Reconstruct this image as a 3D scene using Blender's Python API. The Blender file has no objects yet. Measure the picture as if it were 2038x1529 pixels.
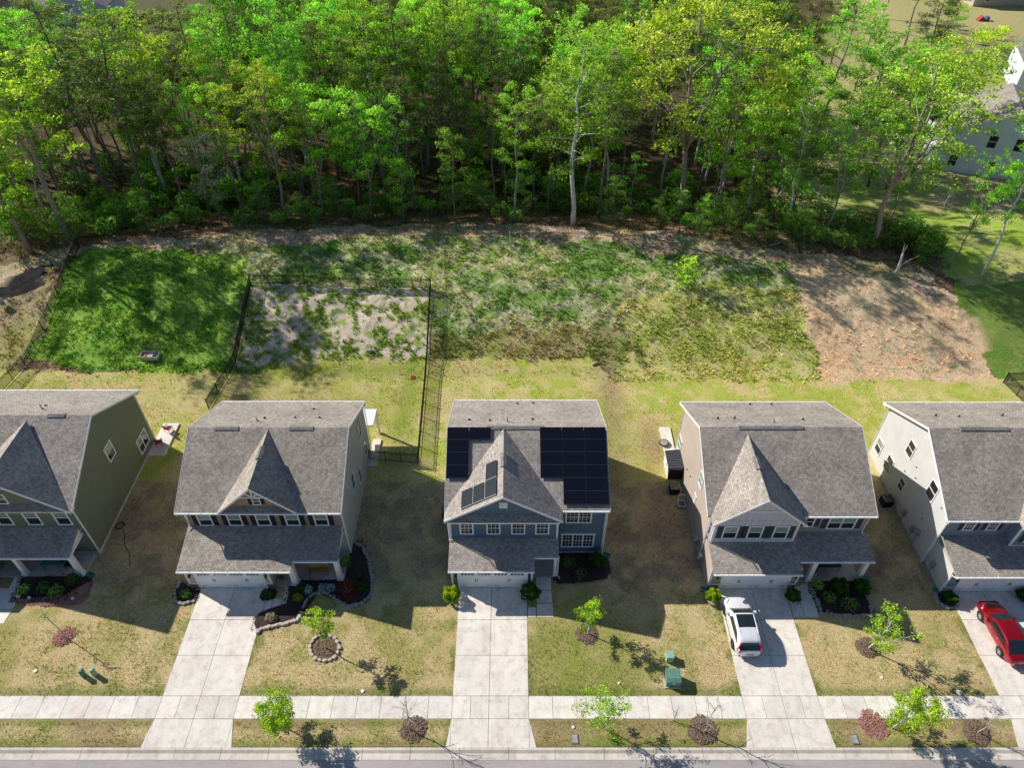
import bpy, math, random
import numpy as np
from mathutils import Vector, Matrix
random.seed(7); rng=np.random.default_rng(11)
R=math.radians; PI=math.pi
scn=bpy.context.scene; COL=scn.collection

# ------------------------------------------------------------------ survey
# the site was surveyed from the drone position; G() turns a sighting into a spot on the terrain
FOC,CH,PIT=1450.,48.,R(42.5)
cP,sP=math.cos(PIT),math.sin(PIT)
def hy(Y):
    Y=np.asarray(Y,dtype=float)
    sp=lambda v:.6*np.log1p(np.exp(np.clip(v/.6,-30,30)))
    return .30*(sp(Y-55.2)-sp(Y-65.2))+.10*(sp(Y-65.2)-sp(Y-77))
def ray(px,py):
    u=(px-1019.)/FOC; v=(py-764.5)/FOC
    return u, cP-v*sP, -sP-v*cP
def G(px,py):
    rx,ry,rz=ray(px,py); z=0.
    for _ in range(40):
        t=(z-CH)/rz; z=.5*z+.5*float(hy(ry*t))
    t=(z-CH)/rz
    return Vector((rx*t,ry*t,float(hy(ry*t))))
def AY(px,py,Y):
    rx,ry,rz=ray(px,py); t=Y/ry; return Vector((rx*t,Y,CH+rz*t))

# ------------------------------------------------------------------ materials
def mat(name,color=(.5,.5,.5),rough=.7,metal=0.,spec=.5,alpha=None):
    m=bpy.data.materials.new(name); m.use_nodes=True
    b=m.node_tree.nodes['Principled BSDF']
    b.inputs['Base Color'].default_value=(*color,1); b.inputs['Roughness'].default_value=rough
    b.inputs['Metallic'].default_value=metal; b.inputs['Specular IOR Level'].default_value=spec
    return m
class NT:
    def __init__(s,m): s.m=m; s.t=m.node_tree; s.b=s.t.nodes['Principled BSDF']
    def n(s,typ,**k):
        x=s.t.nodes.new(typ)
        for a,b in k.items():
            if a in ('inp',):
                for i,v in b.items(): x.inputs[i].default_value=v
            else: setattr(x,a,b)
        return x
    def l(s,a,b): s.t.links.new(a,b)
    def noise(s,scale,detail=3,rough=.6,coord='Object',stretch=None):
        c=s.n('ShaderNodeTexCoord'); o=c.outputs[coord]
        if stretch:
            mp=s.n('ShaderNodeMapping'); mp.inputs['Scale'].default_value=stretch; s.l(o,mp.inputs['Vector']); o=mp.outputs[0]
        n=s.n('ShaderNodeTexNoise'); n.inputs['Scale'].default_value=scale; n.inputs['Detail'].default_value=detail; n.inputs['Roughness'].default_value=rough
        s.l(o,n.inputs['Vector']); return n.outputs['Fac']
    def ramp(s,fac,stops):
        r=s.n('ShaderNodeValToRGB'); e=r.color_ramp.elements
        while len(e)<len(stops): e.new(.5)
        for i,(p,c) in enumerate(stops): e[i].position=p; e[i].color=(*c,1) if len(c)==3 else c
        s.l(fac,r.inputs[0]); return r.outputs[0]
    def mix(s,fac,a,b,mode='MIX'):
        x=s.n('ShaderNodeMix',data_type='RGBA',blend_type=mode)
        for v,i in ((fac,0),(a,6),(b,7)):
            if isinstance(v,(int,float)): x.inputs[i].default_value=v
            elif isinstance(v,tuple): x.inputs[i].default_value=(*v,1)
            else: s.l(v,x.inputs[i])
        return x.outputs[2]
    def bump(s,h,strength=.3,dist=.02):
        b=s.n('ShaderNodeBump'); b.inputs['Strength'].default_value=strength; b.inputs['Distance'].default_value=dist
        s.l(h,b.inputs['Height']); s.l(b.outputs[0],s.b.inputs['Normal'])
    def col(s,c): s.l(c,s.b.inputs['Base Color'])
def sc3(c,f): return tuple(min(1,x*f) for x in c)
def shingle(name,base):
    m=mat(name,base,.92,spec=.2); t=NT(m)
    uv=t.n('ShaderNodeTexCoord').outputs['UV']
    br=t.n('ShaderNodeTexBrick'); br.offset=.43; br.squash=1
    br.inputs['Color1'].default_value=(*sc3(base,.52),1); br.inputs['Color2'].default_value=(*sc3(base,1.5),1); br.inputs['Mortar'].default_value=(*sc3(base,.30),1)
    br.inputs['Scale'].default_value=1; br.inputs['Mortar Size'].default_value=.017; br.inputs['Mortar Smooth'].default_value=.3
    br.inputs['Bias'].default_value=-.1; br.inputs['Brick Width'].default_value=.22; br.inputs['Row Height'].default_value=.165
    t.l(uv,br.inputs['Vector'])
    n=t.noise(3.5,4,.65); n2=t.noise(.5,3,.5)
    c=t.mix(.55,br.outputs['Color'],t.ramp(n,[(.3,sc3(base,.7)),(.7,sc3(base,1.3))]))
    c=t.mix(.35,c,t.ramp(n2,[(.35,(.62,.6,.58)),(.65,(1.25,1.22,1.18))]),'MULTIPLY')
    w=t.noise(14,2,.7); c=t.mix(.5,c,t.ramp(w,[(.3,(.7,.7,.72)),(.7,(1.3,1.28,1.24))]),'MULTIPLY')
    t.col(c); t.bump(br.outputs['Fac'],.6,-.03); return m
def siding(name,base,vert=False,pitch=.17):
    m=mat(name,base,.65,spec=.25); t=NT(m)
    uv=t.n('ShaderNodeTexCoord').outputs['UV']; sp=t.n('ShaderNodeSeparateXYZ'); t.l(uv,sp.inputs[0])
    a=t.n('ShaderNodeMath',operation='DIVIDE'); t.l(sp.outputs[0 if vert else 1],a.inputs[0]); a.inputs[1].default_value=pitch
    f=t.n('ShaderNodeMath',operation='FRACT'); t.l(a.outputs[0],f.inputs[0])
    if vert: c=t.ramp(f.outputs[0],[(0,sc3(base,.8)),(.06,sc3(base,.55)),(.09,sc3(base,1.)),(1,sc3(base,1.02))])
    else: c=t.ramp(f.outputs[0],[(0,sc3(base,.66)),(.14,sc3(base,.97)),(1,sc3(base,1.04))])
    n=t.noise(.7,3,.6); c=t.mix(.5,c,t.ramp(n,[(.3,(.86,.86,.88)),(.7,(1.1,1.1,1.08))]),'MULTIPLY')
    t.col(c); t.bump(f.outputs[0],.25,.02); return m
def concrete(name,base,spots=.8):
    m=mat(name,base,.9,spec=.2); t=NT(m)
    n=t.noise(.45,5,.65); n2=t.noise(16,3,.7); n3=t.noise(1.8,4,.7)
    c=t.ramp(n,[(.3,sc3(base,.97)),(.7,sc3(base,1.16))])
    c=t.mix(.6,c,t.ramp(n2,[(.3,(.86,.86,.86)),(.7,(1.1,1.1,1.1))]),'MULTIPLY')
    c=t.mix(spots,c,t.ramp(n3,[(.28,(.72,.7,.68)),(.5,(1,1,1))]),'MULTIPLY')
    ge=t.n('ShaderNodeNewGeometry'); c=t.mix(.75,c,t.ramp(ge.outputs['Random Per Island'],[(0,(.88,.88,.89)),(1,(1.06,1.05,1.03))]),'MULTIPLY')
    n4=t.noise(.9,5,.75,stretch=(1.6,.35,1)); c=t.mix(.5,c,t.ramp(n4,[(.38,(.80,.79,.78)),(.55,(1,1,1))]),'MULTIPLY')
    n5=t.noise(5,4,.8); c=t.mix(.5,c,t.ramp(n5,[(.30,(.72,.70,.68)),(.40,(1,1,1))]),'MULTIPLY')
    t.col(c); t.bump(n2,.15,.01); return m
def noisy(name,base,var=.35,scale=6,rough=.8,spec=.3,b=.0,sc2=None):
    m=mat(name,base,rough,spec=spec); t=NT(m)
    c=t.ramp(t.noise(scale,4,.65),[(.3,sc3(base,1-var)),(.7,sc3(base,1+var))])
    if sc2: c=t.mix(.6,c,t.ramp(t.noise(sc2,3,.7),[(.3,(.6,.6,.6)),(.7,(1.4,1.4,1.4))]),'MULTIPLY')
    t.col(c)
    if b: t.bump(t.noise(scale*2,3,.7),b,.05)
    return m
def leafmat(name,dark,mid,tip,transl=.42,hue=.03,val=.35):
    m=bpy.data.materials.new(name); m.use_nodes=True; nt=m.node_tree
    t=NT(m); nt.nodes.remove(t.b)
    at=t.n('ShaderNodeAttribute',attribute_name='tint')
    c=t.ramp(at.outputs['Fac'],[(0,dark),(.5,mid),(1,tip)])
    oi=t.n('ShaderNodeObjectInfo')
    hs=t.n('ShaderNodeHueSaturation')
    def rng_(lo,hi,mul=1.):
        q=t.n('ShaderNodeMath',operation='MULTIPLY'); t.l(oi.outputs['Random'],q.inputs[0]); q.inputs[1].default_value=mul
        fr=t.n('ShaderNodeMath',operation='FRACT'); t.l(q.outputs[0],fr.inputs[0])
        x=t.n('ShaderNodeMapRange'); t.l(fr.outputs[0],x.inputs[0]); x.inputs[3].default_value=lo; x.inputs[4].default_value=hi; return x.outputs[0]
    t.l(rng_(.5-hue,.5+hue*.6),hs.inputs['Hue']); t.l(rng_(1-val,1+val*.6,7.31),hs.inputs['Value']); hs.inputs['Saturation'].default_value=1.
    t.l(c,hs.inputs['Color'])
    d=t.n('ShaderNodeBsdfDiffuse'); tr=t.n('ShaderNodeBsdfTranslucent'); mx=t.n('ShaderNodeAddShader')
    k2=t.mix(1.,hs.outputs[0],(transl*1.6,transl*1.95,transl*1.3),'MULTIPLY')
    t.l(hs.outputs[0],d.inputs[0]); t.l(k2,tr.inputs[0]); t.l(d.outputs[0],mx.inputs[0]); t.l(tr.outputs[0],mx.inputs[1])
    t.l(mx.outputs[0],nt.nodes['Material Output'].inputs[0]); return m
M={}
M['roof']=shingle('asphalt_shingles',(.50,.445,.395)); M['roofb']=shingle('shingles_brown',(.48,.425,.37)); M['roofg']=shingle('shingles_grey',(.30,.28,.27))
M['white']=noisy('white_trim',(.88,.88,.88),.05,3,.5)
M['door']=noisy('garage_door_white',(.88,.90,.93),.06,2,.45)
M['glass']=mat('window_glass',(.018,.022,.026),.06,spec=.8)
M['blind']=mat('glass_with_blind',(.26,.36,.30),.12,spec=.8)
M['shutter']=noisy('shutter_navy',(.022,.028,.04),.2,8,.6)
M['greyshut']=noisy('shutter_slate',(.06,.065,.085),.2,8,.6)
M['blue']=siding('lap_siding_blue',(.12,.18,.25)); M['green']=siding('lap_siding_olive',(.19,.215,.15)); M['taupe']=siding('lap_siding_taupe',(.56,.49,.43))
M['bnb']=siding('board_and_batten_brown',(.38,.27,.20),True,.42); M['beige']=siding('lap_siding_beige',(.56,.46,.39)); M['lilac']=siding('board_and_batten_grey',(.66,.64,.70),True,.45)
M['mauve']=siding('lap_siding_mauve',(.40,.33,.30)); M['offwhite']=siding('lap_siding_white',(.68,.67,.65)); M['slate']=siding('lap_siding_slate',(.25,.29,.36)); M['pale']=siding('lap_siding_pale_blue',(.74,.80,.88))
M['conc']=concrete('driveway_concrete',(.90,.81,.72)); M['walk']=concrete('sidewalk_concrete',(.95,.84,.75)); M['curb']=concrete('curb_concrete',(.79,.70,.60),.8); M['slab']=concrete('porch_concrete',(.58,.53,.48))
M['black']=mat('black_metal',(.012,.012,.014),.4); M['darkgap']=noisy('joint_dirt',(.07,.06,.045),.3,9)
M['solar']=mat('solar_cells',(.008,.009,.016),.22,spec=.5); M['alu']=mat('aluminium_frame',(.45,.45,.47),.35,.7); M['alud']=mat('panel_edge',(.13,.13,.15),.4,.5)
M['pipe']=mat('vent_pipe',(.35,.34,.33),.6)
M['bark']=noisy('bark_grey_brown',(.34,.29,.24),.4,5,.9,sc2=22,b=.4); M['barkd']=noisy('bark_pine',(.20,.16,.135),.4,5,.9,sc2=22,b=.4); M['barkp']=noisy('bark_pale',(.62,.60,.57),.3,4,.85,sc2=18,b=.2)
M['twig']=noisy('dead_wood',(.48,.43,.38),.25,9,.9)
M['mulch']=noisy('bark_mulch',(.27,.185,.13),.35,11,.95,sc2=40,b=.9); M['mulchd']=noisy('dark_mulch',(.075,.05,.045),.55,11,.95,sc2=40,b=.9); M['mulchr']=noisy('red_mulch',(.48,.23,.19),.5,12,.95,sc2=40,b=.9)
M['stone']=noisy('edging_stone',(.62,.53,.45),.3,5,.9,b=.4); M['stoneg']=noisy('edging_stone_grey',(.40,.37,.35),.3,5,.9,b=.4)
M['brick']=noisy('brick_water_table',(.28,.17,.13),.4,9,.9)
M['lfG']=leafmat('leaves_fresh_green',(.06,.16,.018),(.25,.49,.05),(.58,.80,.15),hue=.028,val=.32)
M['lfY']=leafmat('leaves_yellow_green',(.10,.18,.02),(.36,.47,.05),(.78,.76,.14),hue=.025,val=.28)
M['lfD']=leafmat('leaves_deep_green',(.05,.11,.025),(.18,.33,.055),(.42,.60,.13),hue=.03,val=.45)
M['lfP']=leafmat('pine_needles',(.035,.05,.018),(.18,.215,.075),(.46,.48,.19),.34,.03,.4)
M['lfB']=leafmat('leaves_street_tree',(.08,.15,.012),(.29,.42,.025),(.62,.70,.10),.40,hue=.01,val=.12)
M['lfW']=leafmat('blossom_pale',(.20,.17,.12),(.42,.37,.27),(.62,.57,.45),.3,.01,.2)
M['lfS']=leafmat('boxwood',(.022,.055,.012),(.05,.12,.018),(.12,.22,.03),.3,.01,.15)
M['lfL']=leafmat('lime_shrub',(.10,.16,.01),(.26,.34,.015),(.48,.52,.04),.35,.01,.1)
M['lfR']=leafmat('barberry_red',(.05,.010,.010),(.15,.022,.018),(.28,.06,.04),.3,.01,.1)
M['lfH']=leafmat('hosta_blue',(.18,.30,.32),(.36,.50,.52),(.60,.72,.72),.2,.01,.1)
M['tealp']=mat('teal_plastic',(.02,.22,.19),.45); M['ugreen']=noisy('utility_green',(.14,.29,.22),.18,2,.55,sc2=9); M['umint']=noisy('utility_mint',(.36,.55,.40),.15,2,.55)
M['redc']=mat('red_paint',(.36,.003,.012),.22,.35,.7); M['whitec']=mat('white_paint',(.84,.84,.86),.15,0,.6)
for k in ('redc','whitec'):
    M[k].node_tree.nodes['Principled BSDF'].inputs['Coat Weight'].default_value=.8
M['cglass']=mat('car_glass',(.018,.026,.03),.05,spec=1.0); M['tyre']=mat('tyre',(.02,.02,.02),.85); M['rim']=mat('alloy_rim',(.62,.62,.64),.3,.7); M['rimd']=mat('dark_rim',(.14,.14,.15),.35,.7)
M['tail']=mat('tail_light',(.55,.01,.06),.2); M['lamp']=mat('headlight',(.65,.68,.72),.1); M['cream']=noisy('cream_fabric',(.62,.55,.42),.1); M['redf']=mat('red_fabric',(.35,.04,.03),.7)
M['doorw']=noisy('wood_deck',(.40,.25,.10),.3,6)
M['tan']=noisy('tan_object',(.55,.46,.30),.3,8)

# ------------------------------------------------------------------ mesh kit
class MB:
    def __init__(s): s.v=[]; s.f=[]; s.m=[]
    def face(s,pts,mi=0):
        b=len(s.v); s.v+= [tuple(p) for p in pts]; s.f.append(tuple(range(b,b+len(pts)))); s.m.append(mi)
    def box(s,x0,x1,y0,y1,z0,z1,mi=0):
        c=[(x0,y0,z0),(x1,y0,z0),(x1,y1,z0),(x0,y1,z0),(x0,y0,z1),(x1,y0,z1),(x1,y1,z1),(x0,y1,z1)]
        b=len(s.v); s.v+=c
        for q in ((0,3,2,1),(4,5,6,7),(0,1,5,4),(1,2,6,5),(2,3,7,6),(3,0,4,7)): s.f.append(tuple(b+i for i in q)); s.m.append(mi)
        return s
    def prism(s,poly,vec,mi=0):
        vec=Vector(vec); poly=[Vector(p) for p in poly]; n=len(poly)
        nn=Vector((0,0,0))
        for i in range(n): nn+=poly[i].cross(poly[(i+1)%n])
        if nn.dot(vec)>0: poly=poly[::-1]
        b=len(s.v); s.v+=[tuple(p) for p in poly]+[tuple(p+vec) for p in poly]
        s.f.append(tuple(range(b,b+n))); s.m.append(mi)
        s.f.append(tuple(range(b+2*n-1,b+n-1,-1))); s.m.append(mi)
        for i in range(n):
            j=(i+1)%n; s.f.append((b+j,b+i,b+n+i,b+n+j)); s.m.append(mi)
        return s
    def tube(s,pts,rad,k=6,mi=0,cap=True):
        pts=[Vector(p) for p in pts]; n=len(pts)
        if not hasattr(rad,'__len__'): rad=[rad]*n
        b=len(s.v)
        for i,p in enumerate(pts):
            d=(pts[min(i+1,n-1)]-pts[max(i-1,0)]).normalized()
            a=d.cross(Vector((.31,.95,.02) if abs(d.z)>.9 else (0,0,1))).normalized(); c=d.cross(a)
            for q in range(k):
                w=2*PI*q/k; s.v.append(tuple(p+(a*math.cos(w)+c*math.sin(w))*rad[i]))
        for i in range(n-1):
            for q in range(k):
                r=(q+1)%k; s.f.append((b+i*k+q,b+i*k+r,b+(i+1)*k+r,b+(i+1)*k+q)); s.m.append(mi)
        if cap:
            s.f.append(tuple(b+q for q in range(k))[::-1]); s.m.append(mi); s.f.append(tuple(b+(n-1)*k+q for q in range(k))); s.m.append(mi)
        return s
    def build(s,name,mats,parent=None,smooth=False,uv=True,loc=None):
        me=bpy.data.meshes.new(name)
        off=Vector(loc) if loc is not None else Vector((0,0,0))
        me.from_pydata([tuple(Vector(v)-off) for v in s.v],[],s.f)
        if not isinstance(mats,(list,tuple)): mats=[mats]
        for m in mats: me.materials.append(M[m] if isinstance(m,str) else m)
        me.polygons.foreach_set('material_index',s.m)
        if smooth: me.polygons.foreach_set('use_smooth',[True]*len(s.f))
        if uv and len(s.f)<20000:
            ul=me.uv_layers.new(name='UVMap'); Z=Vector((0,0,1))
            for p in me.polygons:
                n=p.normal
                u=Z.cross(n)
                u=u.normalized() if u.length>.05 else Vector((1,0,0))
                w=n.cross(u)
                for li in p.loop_indices:
                    q=me.vertices[me.loops[li].vertex_index].co+off; ul.data[li].uv=(q.dot(u),q.dot(w))
        me.update()
        o=bpy.data.objects.new(name,me); COL.objects.link(o)
        if loc is not None: o.location=loc
        if parent is not None:
            o.parent=parent
            if loc is None: o.matrix_parent_inverse=Matrix.Translation(-Vector(parent.location))@Matrix() if parent.rotation_euler.z==0 else Matrix()
        return o
def tag(o,label=None,cat=None,group=None,kind=None):
    if label: o['label']=label
    if cat: o['category']=cat
    if group: o['group']=group
    if kind: o['kind']=kind
    return o
def empty(name,loc,label,cat,group=None,rz=0):
    o=bpy.data.objects.new(name,None); COL.objects.link(o); o.location=loc; o.rotation_euler.z=rz; o.empty_display_size=.3
    return tag(o,label,cat,group)
def copy_tree(o,parent=None):
    c=o.copy(); COL.objects.link(c); c.parent=parent
    if parent is not None: c.matrix_parent_inverse=o.matrix_parent_inverse.copy()
    for ch in list(o.children): copy_tree(ch,c)
    return c
def FP(face,pl,a,z,d):
    return {'F':(a,pl-d,z),'L':(pl-d,a,z),'R':(pl+d,a,z),'B':(a,pl+d,z)}[face]
def fbox(mb,face,pl,a0,a1,z0,z1,d0,d1,mi=0):
    p=FP(face,pl,a0,z0,d0); q=FP(face,pl,a1,z1,d1)
    mb.box(min(p[0],q[0]),max(p[0],q[0]),min(p[1],q[1]),max(p[1],q[1]),min(p[2],q[2]),max(p[2],q[2]),mi)
def window(par,face,pl,a,z0,w,h,n=1,shut=None,sw=.34,head=False,grid=False,upper='blind',lower='glass',fr=.10):
    mb=MB(); W=w/2
    fbox(mb,face,pl,a-W-fr,a+W+fr,z0+h,z0+h+fr*(1.5 if head else 1),.002,.06)
    fbox(mb,face,pl,a-W-fr,a+W+fr,z0-fr,z0,.002,.07)
    for sgn in (-1,1): fbox(mb,face,pl,a+sgn*W,a+sgn*(W+fr),z0,z0+h,.002,.055)
    if head: fbox(mb,face,pl,a-W-fr-.08,a+W+fr+.08,z0+h+fr*1.5,z0+h+fr*2.1,.002,.11)
    for i in range(1,n): fbox(mb,face,pl,a-W+i*w/n-.05,a-W+i*w/n+.05,z0,z0+h,.003,.05)
    for i in range(n):
        x0=a-W+i*w/n+(.05 if i else 0); x1=a-W+(i+1)*w/n-(.05 if i<n-1 else 0)
        fbox(mb,face,pl,x0,x1,z0+h/2-.03,z0+h/2+.03,.003,.04)
        if grid:
            for k in (1,2): fbox(mb,face,pl,x0+(x1-x0)*k/3-.012,x0+(x1-x0)*k/3+.012,z0,z0+h,.014,.03)
            for k in (.25,.75): fbox(mb,face,pl,x0,x1,z0+h*k-.012,z0+h*k+.012,.016,.028)
    o=mb.build('window','white',par)
    g=MB(); fbox(g,face,pl,a-W,a+W,z0+h/2,z0+h,.001,.012,0); fbox(g,face,pl,a-W,a+W,z0,z0+h/2,.001,.010,1)
    g.build('pane',[upper,lower],o)
    if shut:
        for sgn in (-1,1):
            s=MB(); c0=a+sgn*(W+fr+.02); c1=a+sgn*(W+fr+.02+sw)
            fbox(s,face,pl,min(c0,c1),max(c0,c1),z0-.05,z0+h+.05,.002,.035)
            for k in (0,1):
                zz=z0+(h*.52 if k else .02); 
                for q in range(5): fbox(s,face,pl,min(c0,c1)+.05,max(c0,c1)-.05,zz+q*h*.09,zz+q*h*.09+h*.05,.035,.045)
            s.build('shutter',shut,par)
    return o
def gdoor(par,Y,x0,x1,h=2.13):
    f=MB(); 
    f.box(x0-.16,x0,Y-.05,Y-.002,0.02,h); f.box(x1,x1+.16,Y-.05,Y-.002,.02,h); f.box(x0-.16,x1+.16,Y-.052,Y-.002,h,h+.2)
    f.build('door_frame','white',par)
    d=MB(); W=x1-x0
    for k in range(4): d.box(x0,x1,Y-.02,Y-.003,.03+k*h/4,.02+(k+1)*h/4-.012)
    for k in range(8):
        a=x0+W*(k+.08)/8; b=x0+W*(k+.92)/8
        d.box(a,b,Y-.03,Y-.021,.12,h*.70)
    o=d.build('garage_door','door',par)
    g=MB()
    for k in range(4):
        for q in range(4):
            a=x0+W*(k+.10)/4+q*W/4*.205; g.box(a,a+W/4*.165,Y-.034,Y-.019,h*.80,h*.90)
    g.build('door_window','glass',o)
    for c in (.25,.75):
        for s_ in (-.07,.07):
            q=MB(); q.box(x0+W*c+s_-.018,x0+W*c+s_+.018,Y-.06,Y-.031,h*.40,h*.56); q.build('door_handle','black',o)
    for a0,z in ((.02,.16),(.41,.16),(.51,.16),(.90,.16)):
        q=MB(); q.box(x0+W*a0,x0+W*(a0+.075),Y-.045,Y-.031,h*z-.012,h*z+.012); q.build('strap_hinge','black',o)
    return o
def wlamp(par,x,Y,z):
    m=MB(); m.box(x-.06,x+.06,Y-.05,Y-.004,z-.1,z+.15); m.tube([(x,Y-.05,z+.12),(x,Y-.16,z+.16),(x,Y-.18,z+.08)],.02)
    m.tube([(x,Y-.18,z+.08),(x,Y-.18,z-.02),(x,Y-.18,z-.2)],[.05,.11,.08],6); m.build('wall_lamp','black',par)
def sheetroof(name,mt,par,poly,th=.11):
    """slab with given top polygon (any planar tilted polygon), thickness below"""
    return MB().prism([Vector(p)-Vector((0,0,th)) for p in poly],(0,0,th)).build(name,mt,par)
def gutter(par,x0,x1,Y,z,side='F',name='gutter'):
    m=MB(); d=-1 if side=='F' else 1
    y0,y1=sorted((Y,Y+d*.12)); m.box(x0,x1,y0,y1,z-.125,z-.015)
    n=int((x1-x0)/.9)
    for i in range(n+1):
        x=x0+.1+(x1-x0-.2)*i/max(1,n); m.box(x-.015,x+.015,y0-.005,y1+.005,z-.018,z+.012)
    return m.build(name,'white',par)
def rake(par,pts,th=.04,hh=.2,name='rake_board',x=0,dx=.04):
    m=MB(); p=[Vector(q) for q in pts]
    for a,b in zip(p[:-1],p[1:]):
        m.prism([a,b,b-Vector((0,0,hh)),a-Vector((0,0,hh))],(dx,0,0) if abs(a.x-b.x)<1e-6 else (0,dx,0))
    return m.build(name,'white',par)
def pipes(par,spots,zf):
    for (x,Y,h) in spots:
        z=zf(Y); m=MB(); m.tube([(x,Y,z-.05),(x,Y,z+h)],.045,8); m.tube([(x,Y,z-.02),(x,Y,z+.09)],[.13,.06],8)
        m.build('vent_pipe','pipe' if h>.3 else 'black',par)
def ridgevent(par,x0,x1,yr,zr,yoff=-.1):
    MB().prism([(x0,yr-.2,zr-.12),(x0,yr-.2,zr-.035),(x0,yr,zr+.055),(x0,yr+.2,zr-.03),(x0,yr+.2,zr-.12)],(x1-x0,0,0)).build('ridge_vent','roofg',par)
# ------------------------------------------------------------------ houses
def shell(label,x0,x1,wx0,wx1,yf,yr,yb,zr,wall,wfY,wbY,roof='roof',group='two storey houses along the street',ze=5.85):
    h=empty('house',((x0+x1)/2,wfY,0),label,'house',group)
    sf=(zr-ze)/(yr-yf); sb=(zr-ze)/(yb-yr)
    zf=lambda Y: ze+(Y-yf)*sf if Y<=yr else zr-(Y-yr)*sb
    MB().prism([(wx0,wfY,-.1),(wx0,wbY,-.1),(wx0,wbY,zf(wbY)-.13),(wx0,yr,zr-.14),(wx0,wfY,zf(wfY)-.13)],(wx1-wx0,0,0)).build('wall',wall,h)
    t=.12
    MB().prism([(x0,yf,ze),(x0,yr,zr),(x0,yb,ze),(x0,yb,ze-t),(x0,yr,zr-t-.02),(x0,yf,ze-t)],(x1-x0,0,0)).build('roof',roof,h)
    for xs,dx in ((x0-.03,.028),(x1+.002,.028)):
        rake(h,[(xs,yf,ze+.015),(xs,yr,zr+.015),(xs,yb,ze+.015)],dx=dx,hh=.2)
    # soffit + frieze
    MB().box(x0+.02,x1-.02,yf+.02,wfY,ze-.2,ze-.13).box(x0+.02,x1-.02,wbY,yb-.02,ze-.2,ze-.13).build('soffit','white',h)
    for xa,xb in ((x0+.01,wx0-.002),(wx1+.002,x1-.01)):
        if xb-xa>.05: MB().prism([(xa,yf+.03,ze-.14),(xa,yr,zr-.15),(xa,yb-.03,ze-.14),(xa,yb-.03,ze-.17),(xa,yr,zr-.18),(xa,yf+.03,ze-.17)],(xb-xa,0,0)).build('soffit','white',h)
    gutter(h,x0,x1,yb,ze,'B')
    mb=MB()
    for xx in (wx0,wx1):
        for yy in (wfY,wbY): mb.box(xx-.012,xx+.012,yy-.07,yy+.07,0,zf(yy)-.2); mb.box(xx-.07,xx+.07,yy-.014,yy+.014,0,zf(yy)-.2)
    mb.build('corner_board','white',h)
    MB().box(wx0-.025,wx1+.025,wfY-.025,wbY+.025,-.1,.22).build('foundation','slab',h)
    return h,zf
def gableroof(h,zf,xl,xr,yf,ze,za,xa,roof,zr,rv=None,yr=38.2,back=None):
    """front facing gable: returns nothing, builds roof, rakes"""
    za=min(za,zr-.02)
    def ymeet(z):
        y=yf
        while zf(y)<z and y<yr: y+=.01
        return y
    yR=ymeet(za); yl=max(ymeet(ze),yf+.05)
    m=MB()
    for xe in (xl,xr):
        top=[(xe,yf,ze),(xa,yf,za),(xa,yR+.05,za),(xe,yl+.02,ze)]
        if xe==xr: top=top[::-1]
        m.prism([Vector(p)-Vector((0,0,.12)) for p in top],(0,0,.12))
    m.build('gable_roof',roof,h)
    m=MB()
    for xe in (xl,xr):
        s=Vector((xa-xe,0,za-ze))
        a=Vector((xe,yf-.035,ze+.01)); b=Vector((xa,yf-.035,za+.01)); d=Vector((0,0,-.22))
        m.prism([a,b,b+d,a+d],(0,.033,0))
    m.build('rake_board','white',h)
    if rv:
        y0,y1=rv; MB().prism([(xa-.22,y0,za-.12),(xa-.22,y0,za-.03),(xa,y0,za+.09),(xa+.22,y0,za-.03),(xa+.22,y0,za-.12)],(0,y1-y0,0)).build('ridge_vent','roofg',h)
def shed_roof(h,roof,segs,wallY,z0,y0,sl):
    """lower roof: segs = [(x0,x1,yeave)], plane z=z0+sl*(Y-y0)"""
    m=MB(); zz=lambda Y:z0+sl*(Y-y0)
    for (a,b,ye) in segs:
        m.prism([(a,ye,zz(ye)-.12),(b,ye,zz(ye)-.12),(b,wallY,zz(wallY)-.12),(a,wallY,zz(wallY)-.12)],(0,0,.12))
    m.build('lower_roof',roof,h)
    for (a,b,ye) in segs: gutter(h,a,b,ye,zz(ye))
    return zz
def column(h,x,Y,zt,w=.26,name='porch_column'):
    m=MB(); m.box(x-w/2,x+w/2,Y-w/2,Y+w/2,.12,zt); m.box(x-w/2-.05,x+w/2+.05,Y-w/2-.05,Y+w/2+.05,.12,.42); m.box(x-w/2-.04,x+w/2+.04,Y-w/2-.04,Y+w/2+.04,zt-.18,zt-.002)
    m.build(name,'white',h)
def downspout(h,pts):
    MB().tube(pts,.045,4).build('downspout','white',h)
def frontdoor(h,x,Y,c='black',transom=False):
    f=MB(); f.box(x-.6,x-.47,Y-.05,Y-.002,.15,2.35); f.box(x+.47,x+.6,Y-.05,Y-.002,.15,2.35); f.box(x-.6,x+.6,Y-.052,Y-.002,2.2,2.38); f.build('door_frame','white',h)
    d=MB(); d.box(x-.46,x+.46,Y-.03,Y-.003,.16,2.2)
    for q in (0,1):
        for z in (.3,1.2): d.box(x-.36+q*.4,x-.04+q*.4,Y-.04,Y-.031,z,z+.75)
    o=d.build('front_door',c,h); MB().tube([(x+.36,Y-.09,1.1),(x+.36,Y-.03,1.1)],.03,8).build('door_handle','alu',o)

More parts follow.
